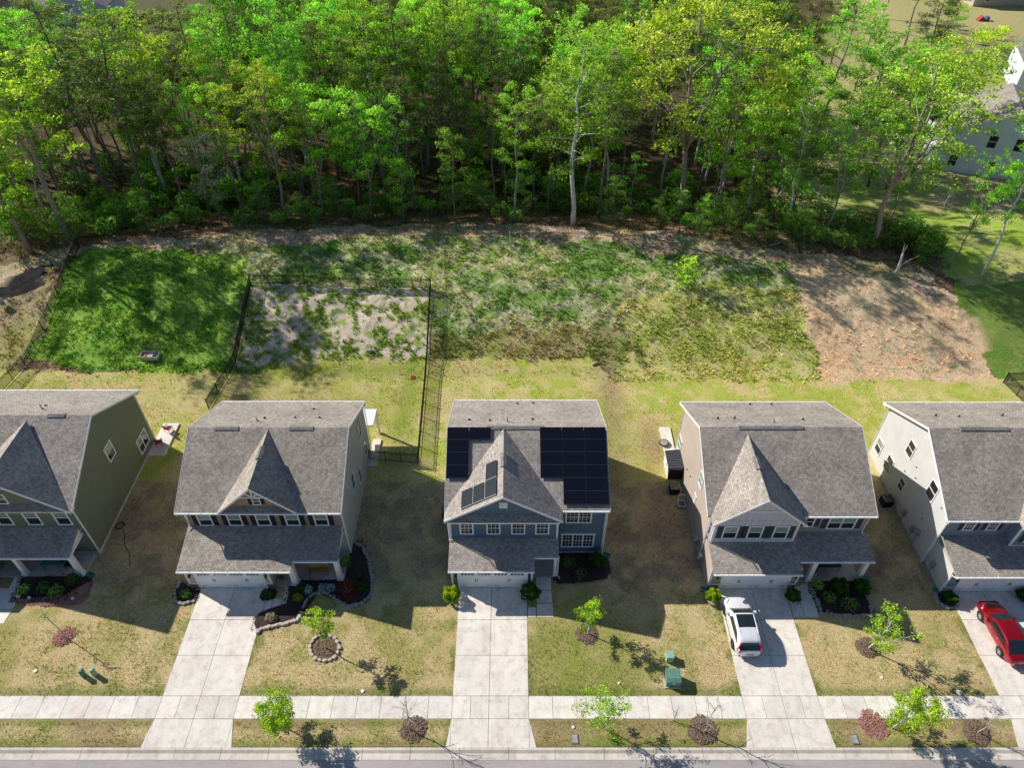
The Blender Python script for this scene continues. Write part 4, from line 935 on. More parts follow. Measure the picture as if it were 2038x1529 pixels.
hero('dA',1610,330,20,'tall bright green tree with dark gap to its left near the top right',.9,1.1)
hero('dC',1770,440,250,'green tree behind the slanting pale trunk',.7,4.1)
hero('yB',137,474,55,'leftmost tree with pale leaning trunk and yellow crown',1.2,.6)
hero('yB',60,500,120,'yellow crowned tree at the left edge of the picture',1.1,1.9)
hero('yB',20,430,60,'bright yellow tree rising into the top left corner',1.1,3.)
hero('pC',237,425,20,'big dark pine at the left with wide crown below the far white house',1.15,2.)
hero('pC',310,432,60,'pine with bending dark trunk right of the big dark pine',1.,.2)
hero('bls',440,436,270,'small tree with pale cream blossom and grey trunk left of centre',1.,.4)
hero('pB',522,412,110,'pine with bare lower trunk right of the blossom tree',1.1,2.8)
hero('dA',480,330,60,'tall fresh green tree behind the blossom tree',1.,1.2)
hero('pA',603,402,170,'pine with short dead side twigs on its trunk left of centre',1.05,.7)
hero('pA',720,360,60,'pine with reddish top between two fresh green crowns',1.1,1.9)
hero('dA',690,300,0,'rounded deep green crown reaching the top edge left of centre',1.1,1.9)
hero('yB',790,330,10,'yellow green crown at the top edge left of centre',1.,.9)
hero('yA',905,330,-20,'big yellow green tree near the top edge in the middle',.75,.9)
hero('dC',700,385,235,'low spreading green tree in the middle of the left wood',.8,.8)
hero('uA',805,440,320,'little light green tree in front of the dark wood',.8,.8)
hero('uB',905,440,255,'narrow fresh green tree left of the arching dead branch',1.,.8)
hero('dA',985,400,200,'mid height green tree with an arching dead branch beside it',.8,3.8)
hero('sn2',1005,400,270,'arching grey dead sapling left of the tall pines',1.2,3.8)
hero('sn2',1235,380,250,'grey bare pole in the shade right of the pale trunked tree',1.,2.)
hero('sap',1255,410,310,'thin sapling with small bright leaves in the shaded gap',1.,2.)
hero('uC',1480,450,340,'small dark green tree under the vivid green crown',1.,2.)
hero('uA',1395,470,390,'light green shrub like tree at the wood edge right of centre',.8,2.)
hero('dB',330,380,0,'tall narrow green tree between two pines at the left',1.,5.)
hero('pC',450,370,20,'pine with rusty tinge left of centre near the top',1.,5.)
hero('dA',30,350,0,'leafy tree in the left corner behind the yellow tree',1.,5.)
# understory along the edge
rr=random.Random(99)
def edgeY(px):
    pts=[(-60,520),(0,512),(160,482),(400,455),(800,442),(1140,440),(1300,450),(1500,480),(1700,500),(1850,535),(1900,560),(1960,600)]
    for (a,b),(c,d) in zip(pts[:-1],pts[1:]):
        if a<=px<=c: return b+(d-b)*(px-a)/(c-a)
    return 520
i=0; px=-50
while px<1925:
    py=edgeY(px)-rr.uniform(2,26); k=rr.choice(['shr','shr','cd','cd','shg','uC','shr']); b=G(px,py)
    if k=='uC': s=rr.uniform(.5,.8)
    elif k=='cd': s=rr.uniform(.7,1.3)
    else: s=rr.uniform(.45,.95)*(1 if px<1740 else .7)
    lb={'shr':'dark green bush in the row at the foot of the wood','shg':'lighter green bush in the row at the foot of the wood','cd':'small dark cedar like evergreen at the foot of the wood','uC':'small leafy tree at the foot of the wood'}[k]
    place(P[k],b.x,b.y,lb,{'shr':'dark bushes at the wood edge','shg':'light bushes at the wood edge','cd':'evergreens at the wood edge','uC':'small trees at the wood edge'}[k],s,cat='shrub' if k!='uC' else 'tree')
    px+=rr.uniform(16,34)*(1 if px<1740 else 1.8)
for j in range(170):
    px=rr.uniform(-30,1850); py=edgeY(px)-rr.uniform(20,150 if px<1650 else 60); b=G(px,py)
    if 1228<px<1345 and rr.random()<.7: continue; k=rr.choice(['shr','uC','uB','uA','shg','sap','uA','sn2','uB','sn2','uC','sap'])
    s=rr.uniform(.75,1.3)
    lb,gp,ct={'shr':('dark green bush growing deeper under the trees','bushes under the trees','shrub'),'shg':('lighter bush growing deeper under the trees','light bushes under the trees','shrub'),'cd':('evergreen shrub in the shade under the trees','evergreens under the trees','shrub'),
      'uC':('small leafy tree in the shade under the tall crowns','small trees under the crowns','tree'),'uB':('narrow dark green young tree under the tall crowns','young trees under the crowns','tree'),'uA':('light green young tree under the tall crowns','light young trees under the crowns','tree'),
      'sap':('thin sapling with sparse leaves under the trees','saplings under the trees','tree'),'sn2':('bare grey pole of a dead young tree in the wood','dead poles in the wood','tree')}[k]
    place(P[k],b.x,b.y,lb,gp,s,cat=ct)
# the wood behind: jittered grid
def rightlim(Y): return 31+(Y-80)*.36
cnt=0
for row in range(11):
    Yr=81+row*4.4; x=-68-row*1.5
    while x<rightlim(Yr)-1.5:
        xx=x+rr.uniform(-1.3,1.3); yy=Yr+rr.uniform(-1.6,1.6)
        x+=rr.uniform(4.0,5.4)*(1.2 if row<2 else 1.0)
        if yy<78+abs(xx)*.0: continue
        if any((xx-a)**2+(yy-b)**2<4.5 for a,b in WX): continue
        if xx<-46 and yy>110: continue
        lx=(xx+60)/90
        w={'dA':3.4,'dB':3.4,'dC':2.4,'yA':.5+lx*1.2,'yB':1.4,'pA':3,'pB':3,'pC':2.6}
        dp=yy*cP+43.5*sP; ppx=1019+xx/dp*FOC
        if 1228<ppx<1345 and yy<104: continue
        k=rr.choices(list(w),list(w.values()))[0]
        lb,gp,ct={'dA':('tall green broadleaf tree among the others in the wood','tall broadleaf trees of the wood','tree'),'dB':('narrow tall broadleaf tree among the others in the wood','narrow broadleaf trees of the wood','tree'),'dC':('forked broadleaf tree among the others in the wood','forked broadleaf trees of the wood','tree'),
          'yA':('broad yellow green tree among the others in the wood','broad yellow green trees of the wood','tree'),'yB':('yellow green tree among the others in the wood','yellow green trees of the wood','tree'),'pA':('tall pine with pointed crown among the others in the wood','pointed pines of the wood','tree'),
          'pB':('tall pine with small high crown among the others in the wood','small crowned pines of the wood','tree'),'pC':('leaning pine with wide crown among the others in the wood','wide crowned pines of the wood','tree')}[k]
        s=rr.uniform(.80,1.08)*(.95 if xx<-40 else 1)*(.9 if row<2 else 1)
        place(P[k],xx,yy,lb,gp,s*.84,cat=ct,zs=s*rr.uniform(.92,1.1)); cnt+=1
for j in range(17):
    px=rr.uniform(1530,1835); py=rr.uniform(215,455-max(0,px-1700)*.6); b=G(px,py); k=rr.choice(['dA','dB','dC','yB','pB','dA']); s=rr.uniform(.7,.98)
    place(P[k],b.x,b.y,{'dA':'green broadleaf tree of the thinner wood before the clearing','dB':'slender broadleaf tree of the thinner wood before the clearing','dC':'forked broadleaf tree of the thinner wood before the clearing','yB':'yellow green tree of the thinner wood before the clearing','pB':'pine of the thinner wood before the clearing'}[k],{'dA':'green trees before the clearing','dB':'slender trees before the clearing','dC':'forked trees before the clearing','yB':'yellow green trees before the clearing','pB':'pines before the clearing'}[k],s,cat='tree')
print('wood trees',cnt)
# far groves behind the clearing, right top
for (px,py,k,s) in ((1860,120,'dC',.6),(1800,90,'dA',.8),(1745,60,'dB',.9),(1700,30,'dA',.8),(1880,60,'dC',.55),(1650,140,'pA',.7),(1700,180,'dA',.6),(1830,170,'dC',.5)):
    b=G(px,py); place(P[k],b.x,b.y,'far broadleaf tree at the back edge of the clearing' if k!='pA' else 'far pine at the back edge of the clearing','trees behind the clearing',s,cat='tree')

# ---- single trees of the gardens
def gt(name,px,py,H,cr,seed,label,leaf='lfB',n=12,sub=4,lpc=26,ls=.16,clr=.42,tr=.05,cb=.3,rz=0,bark='barkp',shape='round',bare=False,lean=(0,0),rise=.9,fork=1):
    o=tree(name,H,tr,cb,cr,seed,leaf,bark,shape,n,sub,lpc,ls,clr,lean,rise=rise,bare=bare,fork=fork); b=G(px,py); o['label']=label; o['category']='tree'; o.location=(b.x,b.y,ZT(b.x,b.y)); o.rotation_euler.z=rz; return o
gt('street_tree',565,1448,3.3,1.25,201,'dense bright green street tree between sidewalk and kerb at the left',n=24,sub=7,lpc=40,ls=.12,clr=.30,cb=.15,tr=.05,fork=2)
gt('street_tree',1205,1452,3.9,1.45,202,'loose bright green street tree just right of the middle driveway',n=20,sub=6,lpc=22,ls=.12,clr=.30,cb=.18,fork=2)
gt('street_tree',1775,1450,3.9,1.30,203,'dense yellowish green street tree at the right above red mulch',n=26,sub=7,lpc=38,ls=.12,clr=.30,cb=.15,fork=2)
gt('lawn_tree',648,1292,4.3,1.0,204,'young tree with two leafy tufts inside the ring of pale stones',n=9,sub=4,lpc=36,ls=.14,clr=.30,cb=.55,tr=.05)
gt('lawn_tree',1169,1264,3.6,1.05,205,'young round crowned tree on the lawn before the blue house',n=14,sub=5,lpc=30,ls=.13,clr=.28,cb=.35,tr=.05,rise=1.1)
gt('lawn_tree',1728,1293,4.1,1.5,206,'larger young tree with visible pale branches before the beige house',n=15,sub=5,lpc=26,ls=.13,clr=.30,cb=.35,tr=.065,fork=3,rise=1.2)
gt('bare_sapling',816,1453,3.6,1.1,207,'bare sapling on a mulch mound left of the middle driveway',None,n=10,sub=4,bare=True,bark='twig',tr=.045,cb=.35,rise=1.2)
gt('bare_sapling',1400,1458,3.9,1.3,208,'bare sapling on a mulch mound in the right centre kerb strip',None,n=12,sub=4,bare=True,bark='twig',tr=.045,cb=.3,rise=1.2)
gt('bare_sapling',1945,1460,3.6,1.1,209,'bare sapling on a mulch mound near the bottom right corner',None,n=10,sub=4,bare=True,bark='twig',tr=.045,cb=.35,rise=1.2)
gt('bare_sapling',128,1270,3.6,.6,210,'thin nearly bare sapling on the pinkish mulch ring in the left lawn','lfB',n=7,sub=2,lpc=2,ls=.1,clr=.2,bark='twig',tr=.04,cb=.55,rise=1.3)
gt('slope_sapling',1362,572,3.4,1.25,211,'lone bright young tree on the grassy slope behind the houses','lfY',n=18,sub=4,lpc=13,ls=.24,clr=.42,cb=.12,tr=.06)
gt('bare_sapling',1845,470,6,1.3,212,'thin bare sapling in the clearing before the pale blue house',None,n=10,sub=3,bare=True,bark='twig',tr=.05,cb=.3,rise=1.2)
gt('bare_sapling',1340,1435,1.6,.4,214,'small bare seedling by the sidewalk below the green boxes',None,n=5,sub=2,bare=True,bark='twig',tr=.02,cb=.3,rise=1.2)
# ---- shrubs near the houses
def sb(px,py,r0,h,seed,leaf,label,n=2600,ls=.115,name='round_shrub',spiky=False,dx=0):
    o=bush(name,r0,h,seed,leaf,n,ls,spiky=spiky,label=label); b=G(px,py); o.location=(b.x+dx,b.y,.02); return o
sb(899,1192,.62,1.15,301,'lfL','lime green round shrub at the left garage corner of the blue house')
sb(1055,1188,.66,1.15,302,'lfS','dark round boxwood between the garage and the path of the blue house')
sb(1186,1122,.55,.95,303,'lfS','dark shrub at the right corner of the blue house')
sb(1417,1193,.5,1.0,304,'lfL','lime green shrub in a pot at the left garage corner of the beige house')
sb(1575,1193,.5,.9,305,'lfS','round green shrub right of the garage door of the beige house')
sb(1667,1176,.68,1.0,306,'lfS','larger of two round bushes under the porch of the beige house')
sb(1712,1174,.6,.9,307,'lfS','darker round bush at the right porch column of the beige house')
sb(1887,1197,.5,.8,308,'lfS','round shrub in the small bed at the white house garage corner')
sb(2035,1192,.5,.8,309,'lfS','dark shrub at the right edge beside the red car driveway')
sb(693,1182,.75,1.05,310,'lfR','dark red feathery shrub in the bed right of the brown house porch',1500,.13,spiky=True)
sb(614,1178,.34,.42,311,'lfH','pale blue hosta left of the other hostas before the brown house porch',170,.17,'hosta'); sb(643,1173,.30,.4,312,'lfH','pale blue hosta in the middle before the brown house porch',150,.17,'hosta'); sb(660,1174,.33,.42,313,'lfH','pale blue hosta next to the red shrub',160,.17,'hosta')
sb(601,1175,.38,.55,314,'lfS','dark green low plant left of the pale hostas',500,.1); sb(594,1194,.32,.5,315,'lfL','yellow small bush by the path of the brown house',450,.1)
sb(716,1148,.30,.4,316,'lfS','small teal green plant near the right rim of the stone edged bed',300,.1); sb(722,1172,.5,.35,317,'lfS','low dark plants between the red shrub and the stone edging',350,.12)
sb(690,1125,.45,.8,318,'lfD','dark shrub at the side wall behind the brown house porch',500,.11)
sb(535,1188,.35,.3,319,'lfS','low plants in the tiny square between driveway and path',300,.09)
sb(540,1232,.4,.4,320,'lfW','dry brownish plant in the sunlit mulch beside the driveway',260,.1)
sb(370,1186,.4,.4,321,'lfD','dark low plant at the left garage corner of the brown house',250,.1)
sb(148,1160,.5,.8,322,'lfS','bright green shrub under the right porch column of the olive house',700,.1)
sb(115,1182,.55,.6,323,'lfD','dark low shrub in the middle of the olive house flower bed',500,.1); sb(50,1178,.45,.5,324,'lfD','dark shrub at the left end of the olive house flower bed',400,.1)
sb(88,1172,.5,.35,325,'lfD','dark groundcover plant in the olive house flower bed',300,.1)
sb(1650,1192,.5,.4,326,'lfD','dark low plants before the larger bush of the beige house',350,.1); sb(1625,1170,.45,.6,327,'lfD','brown green shrub left of the larger bush of the beige house',350,.1); sb(1690,1205,.6,.3,328,'lfD','sparse low plants at the lower rim of the beige house bed',260,.1)
sb(1130,1125,.6,.5,329,'lfD','twiggy low shrub under the wide ground floor window of the blue house',420,.1); sb(1155,1145,.5,.35,330,'lfD','sparse brown plant in the bed of the blue house',250,.1)
sb(1270,702,.42,.8,331,'lfS','upper of two little round shrubs at the foot of the slope',350,.1); sb(1271,722,.45,.8,332,'lfL','lower of two little round shrubs at the foot of the slope',350,.1)
sb(936,640,.75,1.1,333,'lfG','fresh green bush on the slope right of the fenced plot',420,.18)
# ---- weeds and tufts: one uncounted mass of stuff on the slope
r=np.random.default_rng(5)
def tufts(n,x0,x1,y0,y1,densfun,size,seed):
    r=np.random.default_rng(seed); x=r.uniform(x0,x1,n); y=r.uniform(y0,y1,n)
    ix=np.clip(np.searchsorted(xs,x),0,nx-1); iy=np.clip(np.searchsorted(ys,y),0,ny-1)
    d=densfun(ix,iy); cl=fbm(x,y,.8,3,61); keep=r.uniform(size=n)<d*np.clip((cl-.28)*3.2,0.05,1.2); x=x[keep];y=y[keep];ix=ix[keep];iy=iy[keep]
    z=zt(x,y); k=4; N=len(x); a=r.uniform(0,2*PI,(N,k)); s=size*r.uniform(.5,1.35,(N,1))*r.uniform(.7,1.2,(N,k)); w=.22*s
    bx=x[:,None]+np.cos(a)*s*.15; by=y[:,None]+np.sin(a)*s*.15
    p0=np.stack([bx-np.sin(a)*w,by+np.cos(a)*w,z[:,None]-.02+0*a],-1); p1=np.stack([bx+np.sin(a)*w,by-np.cos(a)*w,z[:,None]-.02+0*a],-1)
    p2=np.stack([bx+np.cos(a)*s*.7,by+np.sin(a)*s*.7,z[:,None]+s*.75],-1)
    V=np.stack([p0,p1,p2],2).reshape(-1,3); Q=np.arange(len(V)).reshape(-1,3)
    cc=(cb[iy,ix]*.8+ca[iy,ix]*.2)*r.uniform(.65,2.0,(N,1))*np.array([[1.04,1.,.96]]); cc=np.repeat(np.concatenate([cc,np.ones((N,1))],1),k,0)
    return V,Q,cc
wm=bpy.data.materials.new('weed'); wm.use_nodes=True; t=NT(wm); wm.node_tree.nodes.remove(t.b)
A=t.n('ShaderNodeAttribute',attribute_name='cc'); d1=t.n('ShaderNodeBsdfDiffuse'); d2=t.n('ShaderNodeBsdfTranslucent'); mx=t.n('ShaderNodeMixShader'); mx.inputs[0].default_value=.35
t.l(A.outputs['Color'],d1.inputs[0]); t.l(A.outputs['Color'],d2.inputs[0]); t.l(d1.outputs[0],mx.inputs[1]); t.l(d2.outputs[0],mx.inputs[2]); t.l(mx.outputs[0],wm.node_tree.nodes['Material Output'].inputs[0])
V1,Q1,c1=tufts(180000,-54,47,52.4,79,lambda ix,iy:dens[iy,ix],.22,1)
me=npmesh('slope_weeds',V1,Q1,wm,{'cc':('FLOAT_COLOR','FACE',c1)}); o=link('slope_weeds',me); tag(o,'uneven grass clumps and weeds covering the slope below the wood','weeds',None,'stuff')
built=[(-44,-31.5,29,45.5),(-24.3,-12.2,29,44),(-4.9,7.1,29,44),(14,26.2,29,44),(31,43.3,29,44)]
def lawnd(ix,iy):
    x=xs[ix]; y=ys[iy]; ok=np.ones(len(x))*.9
    for a,b,c_,d_ in built: ok[(x>a)&(x<b)&(y>c_)&(y<d_)]=0
    for (a,b,_,yt,_a,_b) in drives: ok[(x>a-.02)&(x<b+.02)&(y<yt)]=0; ok[(x>_a-.1)&(x<_b+.1)&(y<20.2)]=0
    ok[(y>20.12)&(y<21.68)]=0; ok[y<18.42]=0
    ok[(x>-18.2)&(x<-11.3)&(y>27)&(y<32)]=0; ok[(x>1)&(x<7)&(y>27.2)&(y<33)]*=.2; ok[(x>20.3)&(x<26.6)&(y>27.2)&(y<32)]=0; ok[(x<-31.3)&(y>26.5)&(y<32)]=0; ok[(x>31.5)&(x<34)&(y>28)&(y<30)]=0
    return ok
V1,Q1,c1=tufts(215000,-54,47,18.6,56.5,lawnd,.085,2)
me=npmesh('lawn_grass',V1,Q1,wm,{'cc':('FLOAT_COLOR','FACE',c1)}); o=link('lawn_grass',me); o['label']='short dry and green grass blades of the mown lawns'; o['category']='grass'; o['kind']='stuff'
# ------------------------------------------------------------------ fences
def fence(name,pts,label,h=1.25,span=1.95,group=None):
    root=empty(name,(pts[0].x,pts[0].y,0),label,'fence',group)
    for a,b in zip(pts[:-1],pts[1:]):
        L=(Vector((b.x,b.y))-Vector((a.x,a.y))).length; n=max(1,round(L/span))
        for i in range(n+1):
            if i==n and not (b is pts[-1]): continue
            t_=i/n; x=a.x+(b.x-a.x)*t_; y=a.y+(b.y-a.y)*t_; z=float(ZT(x,y))
            m=MB(); m.box(x-.03,x+.03,y-.03,y+.03,z-.1,z+h+.05); m.box(x-.04,x+.04,y-.04,y+.04,z+h+.05,z+h+.08); m.build('post','black',root)
            if i<n:
                x2=a.x+(b.x-a.x)*(i+1)/n; y2=a.y+(b.y-a.y)*(i+1)/n; z2=float(ZT(x2,y2)); m=MB(); N=Vector((b.y-a.y,-(b.x-a.x),0)).normalized()*.014
                for q in (.12,h*.84,h-.03):
                    A=Vector((x,y,z+q)); B=Vector((x2,y2,z2+q)); m.prism([A-N,B-N,B-N+Vector((0,0,.035)),A-N+Vector((0,0,.035))],N*2)
                k=int(L/n/.105)
                for j in range(1,k):
                    u=j/k; X_=x+(x2-x)*u; Y_=y+(y2-y)*u; Z_=z+(z2-z)*u; m.box(X_-.013,X_+.013,Y_-.013,Y_+.013,Z_+.05,Z_+h-.002)
                m.build('picket_panel','black',root)
    return root
fence('picket_fence',[G(500,566),G(858,575)],'black metal picket fence along the top of the fenced dry plot')
fence('picket_fence',[G(500,568),G(470,722),G(416,815)],'black metal picket fence down the left side of the fenced dry plot')
fence('picket_fence',[G(857,577),G(850,722),Vector((-8.15,42.2,0))],'black metal picket fence down the right side of the fenced dry plot')
fence('picket_fence',[Vector((-8.25,42.1,0)),Vector((-12.4,42.5,0))],'short black fence with gate joining the brown house wall',1.25,1.4)
fence('picket_fence',[G(160,492),G(118,590),G(72,695),G(0,785),G(-60,850)],'black metal picket fence at the far left beside the lush lawn')
fence('picket_fence',[G(1996,762),G(2050,815)],'black metal fence corner running down at the right edge')
fence('picket_fence',[G(1996,762),G(2080,756)],'black metal fence running off the right edge')
# ------------------------------------------------------------------ cars
def catm(pts,n):
    P_=[Vector(p) for p in pts]; out=[]
    for i in range(len(P_)-1):
        p0=P_[max(i-1,0)];p1=P_[i];p2=P_[i+1];p3=P_[min(i+2,len(P_)-1)]
        for q in range(n):
            u=q/n; out.append(.5*((2*p1)+(-p0+p2)*u+(2*p0-5*p1+4*p2-p3)*u*u+(-p0+3*p1-3*p2+p3)*u**3))
    out.append(P_[-1]); return out
def car(name,label,L,W,wb,wr,top,belt,cabin,paint,rim,suv,glassroof):
    """built nose towards +Y, centred, local coordinates"""
    root=empty(name,(0,0,0),label,'car')
    # lower body stations: (y, halfwidth, z top centre, shoulder z, bottom z)
    S=catm([(y*L/2,w*W/2,zc) for y,w,zc in top],5); B=catm([(y*L/2,z,0) for y,z in belt],5)
    m=MB(); rows=[]
    def beltz(y):
        for a,b in zip(B[:-1],B[1:]):
            if (a.x-y)*(b.x-y)<=0: return a.y+(b.y-a.y)*((y-a.x)/((b.x-a.x) or 1))
        return B[-1].y
    for s_ in S:
        y,w,zc=s_; zb=beltz(y); bot=.24+(.12 if abs(y)>L*.46 else 0)
        pr=[(0,bot),(w*.80,bot),(w*.95,bot+.10),(w*1.0,bot+.28),(w*1.0,(bot+zb)/2+.06),(w*.985,zb-.08),(w*.93,zb-.01),(w*.80,zb+.45*(zc-zb)),(w*.45,zc-.015),(0,zc)]
        rows.append([(a,y,z) for a,z in pr]+[(-a,y,z) for a,z in pr[-2:0:-1]])
    k=len(rows[0])
    for a,b in zip(rows[:-1],rows[1:]):
        for i in range(k): j=(i+1)%k; m.face([a[i],a[j],b[j],b[i]])
    m.face(rows[0]); m.face(rows[-1][::-1])
    body=m.build('body',paint,root,smooth=True,uv=False)
    # cabin
    Cn=catm([(y*L/2,zr,wt) for y,zr,wt in cabin],6)
    cab=[]
    for c_ in Cn:
        y,zr,wt=c_; zb=beltz(y)-.03; wbm=W/2*.92
        hh=max(zr-zb,.01); wt2=wbm+(wt*W/2-wbm)*min(1,hh/.42)
        pr=[(-wbm,zb),(-wbm+(wbm-wt2)*.35,zb+hh*.35),(-wt2,zb+hh*.80),(-wt2*.93,zb+hh*.93),(-wt2*.70,zb+hh*.985),(0,zb+hh*1.01)]
        pr=pr+[(-a,z) for a,z in pr[-2::-1]]
        cab.append([Vector((a,y,z)) for a,z in pr])
    m=MB(); 
    for a,b in zip(cab[:-1],cab[1:]):
        for i in range(len(a)-1): m.face([a[i],b[i],b[i+1],a[i+1]])
    m.build('cabin',paint,root,smooth=True,uv=False)
    n=len(cab)-1; kk=len(cab[0])-1
    def surf(u,v):
        i=min(int(u),n-1); j=min(int(v),kk-1); fu=u-i; fv=v-j
        p=cab[i][j].lerp(cab[i][j+1],fv).lerp(cab[i+1][j].lerp(cab[i+1][j+1],fv),fu)
        du=cab[i+1][j]-cab[i][j]; dv=cab[i][j+1]-cab[i][j]; nn=dv.cross(du); 
        if nn.length<1e-9: nn=Vector((0,0,1))
        nn.normalize(); c=Vector((0,p.y,.7))
        if nn.dot(p-c)<0: nn=-nn
        return p+nn*.012
    def patch(nm,fn,mt='cglass',parent=root,nu=10,nv=10):
        m=MB(); g=[[surf(*fn(a/nu,b/nv)) for b in range(nv+1)] for a in range(nu+1)]
        for a in range(nu):
            for b in range(nv): m.face([g[a][b],g[a+1][b],g[a+1][b+1],g[a][b+1]])
        return m.build(nm,mt,parent,smooth=True,uv=False)
    return root,surf,patch,n,kk,beltz
def wheel(par,x,y,r,w,rim):
    sg=1 if x>0 else -1
    m=MB(); prof=[(r*.62,-w/2),(r*.93,-w/2),(r,-w*.32),(r,w*.32),(r*.93,w/2),(r*.62,w/2)]; N=22
    b=[[(x+d*sg,y+math.cos(q*2*PI/N)*rr_,r+math.sin(q*2*PI/N)*rr_) for q in range(N)] for rr_,d in prof]
    for a,c_ in zip(b[:-1],b[1:]):
        for i in range(N): j=(i+1)%N; m.face([a[i],a[j],c_[j],c_[i]])
    wh=m.build('wheel','tyre',par,smooth=False,uv=False)
    m=MB(); N=20; xo=x+sg*w*.40
    ring=[(xo,y+math.cos(q*2*PI/N)*r*.66,r+math.sin(q*2*PI/N)*r*.66) for q in range(N)]; rin=[(xo,y+math.cos(q*2*PI/N)*r*.56,r+math.sin(q*2*PI/N)*r*.56) for q in range(N)]
    for i in range(N): j=(i+1)%N; m.face([ring[i],ring[j],rin[j],rin[i]])
    for s_ in range(7):
        a=s_*2*PI/7; d=Vector((0,math.cos(a),math.sin(a))); t_=Vector((0,-math.sin(a),math.cos(a)))*r*.09; c0=Vector((xo+sg*.01,y,r))
        m.face([c0+d*r*.05-t_,c0+d*r*.6-t_*.8,c0+d*r*.6+t_*.8,c0+d*r*.05+t_])
    m.build('rim',rim,wh,uv=False)
    m=MB(); m.tube([(x+sg*w*.2,y,r),(x+sg*w*.22,y,r)],r*.63,18); m.build('wheel_well','black',wh,uv=False)
def arches(par,W,wb,r,L):
    for sx in (-1,1):
        for sy in (-1,1):
            m=MB(); N=16; x=sx*(W/2+.004); y=sy*wb/2
            pts=[(x,y+math.cos(q*PI/N)*r*1.17,r+math.sin(q*PI/N)*r*1.17) for q in range(N+1)]+[(x,y-r*1.17,.22),(x,y+r*1.17,.22)]
            m.face(pts); m.build('wheel_arch','black',par,uv=False)
def common(par,L,W,surf,patch,n,kk,us,uf,side,lights,beltz,paint,rear=(.35,.65)):
    patch('windshield',lambda a,b:(us[0]+(us[1]-us[0])*a,3.1+(kk-6.2)*b)); patch('rear_window',lambda a,b:(uf[0]+(uf[1]-uf[0])*a,3.1+(kk-6.2)*b))
    for v0,v1 in ((.25,1.85),(kk-.25,kk-1.85)):
        # taper ends
        patch('side_window',lambda a,b,v0=v0,v1=v1:(side[0]+(side[1]-side[0])*a,v0+(v1-v0)*b*(min(1,a*4+.08)*min(1,(1-a)*3.5+.12))),nu=16,nv=4)
P_=car('parked_car','white crossover with glass roof parked on the driveway of the beige house',4.42,1.84,2.63,.35,
  [(-1,.74,.80),(-.97,.86,.94),(-.90,.94,1.02),(-.6,1,1.04),(0,1,1.02),(.42,1,1.03),(.6,.99,1.01),(.8,.95,.94),(.93,.84,.82),(1,.62,.64)],
  [(-1,.78),(-.9,.98),(-.5,1.02),(0,.98),(.5,.93),(.8,.84),(1,.58)],
  [(-.97,.98,.72),(-.86,1.22,.76),(-.74,1.52,.78),(-.4,1.63,.80),(0,1.66,.80),(.14,1.62,.80),(.34,1.34,.84),(.50,1.0,.88)],'whitec','rimd',True,True)
w1,surf,patch,n,kk,bz=P_
common(w1,4.42,1.84,surf,patch,n,kk,(n-11.0,n-1.2),(.6,9.5),(12,n-9),None,bz,'whitec')
patch('sunroof',lambda a,b:(19+9.5*a,3.55+(kk-7.1)*b))
arches(w1,1.84,2.63,.35,4.42)
for sx in (-1,1):
    for sy in (-1,1): wheel(w1,sx*.84,sy*1.315,.35,.24,'rimd')
    m=MB(); m.prism([(sx*.90,-2.00,.80),(sx*.70,-2.20,.80),(sx*.66,-2.06,1.10),(sx*.86,-1.90,1.12)],(0,-.03,.02)); m.tube([(sx*.78,-1.98,1.10),(sx*.66,-1.80,1.36)],.06,6); m.build('tail_light','tail',w1,smooth=True,uv=False)
    m=MB(); m.prism([(sx*.84,1.72,.80),(sx*.52,1.98,.78),(sx*.56,1.84,.90),(sx*.80,1.52,.93)],(0,.02,.03)); m.build('headlight','lamp',w1,uv=False)
    m=MB(); m.box(min(sx*.90,sx*1.07),max(sx*.90,sx*1.07),.62,.80,1.02,1.17); m.build('side_mirror','whitec',w1,uv=False)
    for dy in (-.55,.3): MB().box(min(sx*.915,sx*.935),max(sx*.915,sx*.935),dy-.09,dy+.09,.86,.90).build('door_handle','whitec',w1,uv=False)
    MB().tube([(sx*.62,-1.2,1.64),(sx*.62,.1,1.70)],.015,4).build('roof_rail','alu',w1,uv=False)
MB().box(-.26,.26,-2.235,-2.20,.52,.66).build('number_plate','alu',w1,uv=False); MB().box(-.7,.7,-2.20,-2.12,.30,.42).build('rear_bumper_trim','black',w1,uv=False); MB().box(-.5,.5,2.10,2.18,.48,.62).build('grille','black',w1,uv=False)
for sx in (-1,1):
    for dy in (.78,-.12,-.98): MB().box(min(sx*.918,sx*.9235),max(sx*.918,sx*.9235),dy-.007,dy+.007,.36,.95).build('door_seam','black',w1,uv=False)
    MB().box(min(sx*.915,sx*.928),max(sx*.915,sx*.928),-.95,.95,.24,.34).build('sill_trim','black',w1,uv=False)
MB().box(-.62,.62,-2.03,-2.0,1.0,1.06).build('tailgate_trim','alu',w1,uv=False)
w1.location=(16.25,26.45,.02); w1.rotation_euler.z=R(.5)
P_=car('parked_car','shiny dark red sedan with silver wheels parked at the right edge',4.75,1.85,2.70,.34,
  [(-1,.72,.74),(-.95,.86,.92),(-.8,.94,.99),(-.5,1,.98),(0,1,.96),(.45,1,.96),(.65,.98,.90),(.82,.93,.82),(.95,.80,.70),(1,.60,.58)],
  [(-1,.72),(-.85,.94),(-.4,.94),(0,.90),(.5,.84),(.8,.74),(1,.52)],
  [(-.82,.96,.70),(-.62,1.16,.72),(-.42,1.36,.74),(-.15,1.43,.75),(.08,1.42,.75),(.22,1.34,.77),(.38,1.12,.82),(.52,.93,.88)],'redc','rim',False,False)
w2,surf,patch,n,kk,bz=P_
common(w2,4.75,1.85,surf,patch,n,kk,(n-12.5,n-1.5),(1.2,11.5),(7,n-8),None,bz,'redc')
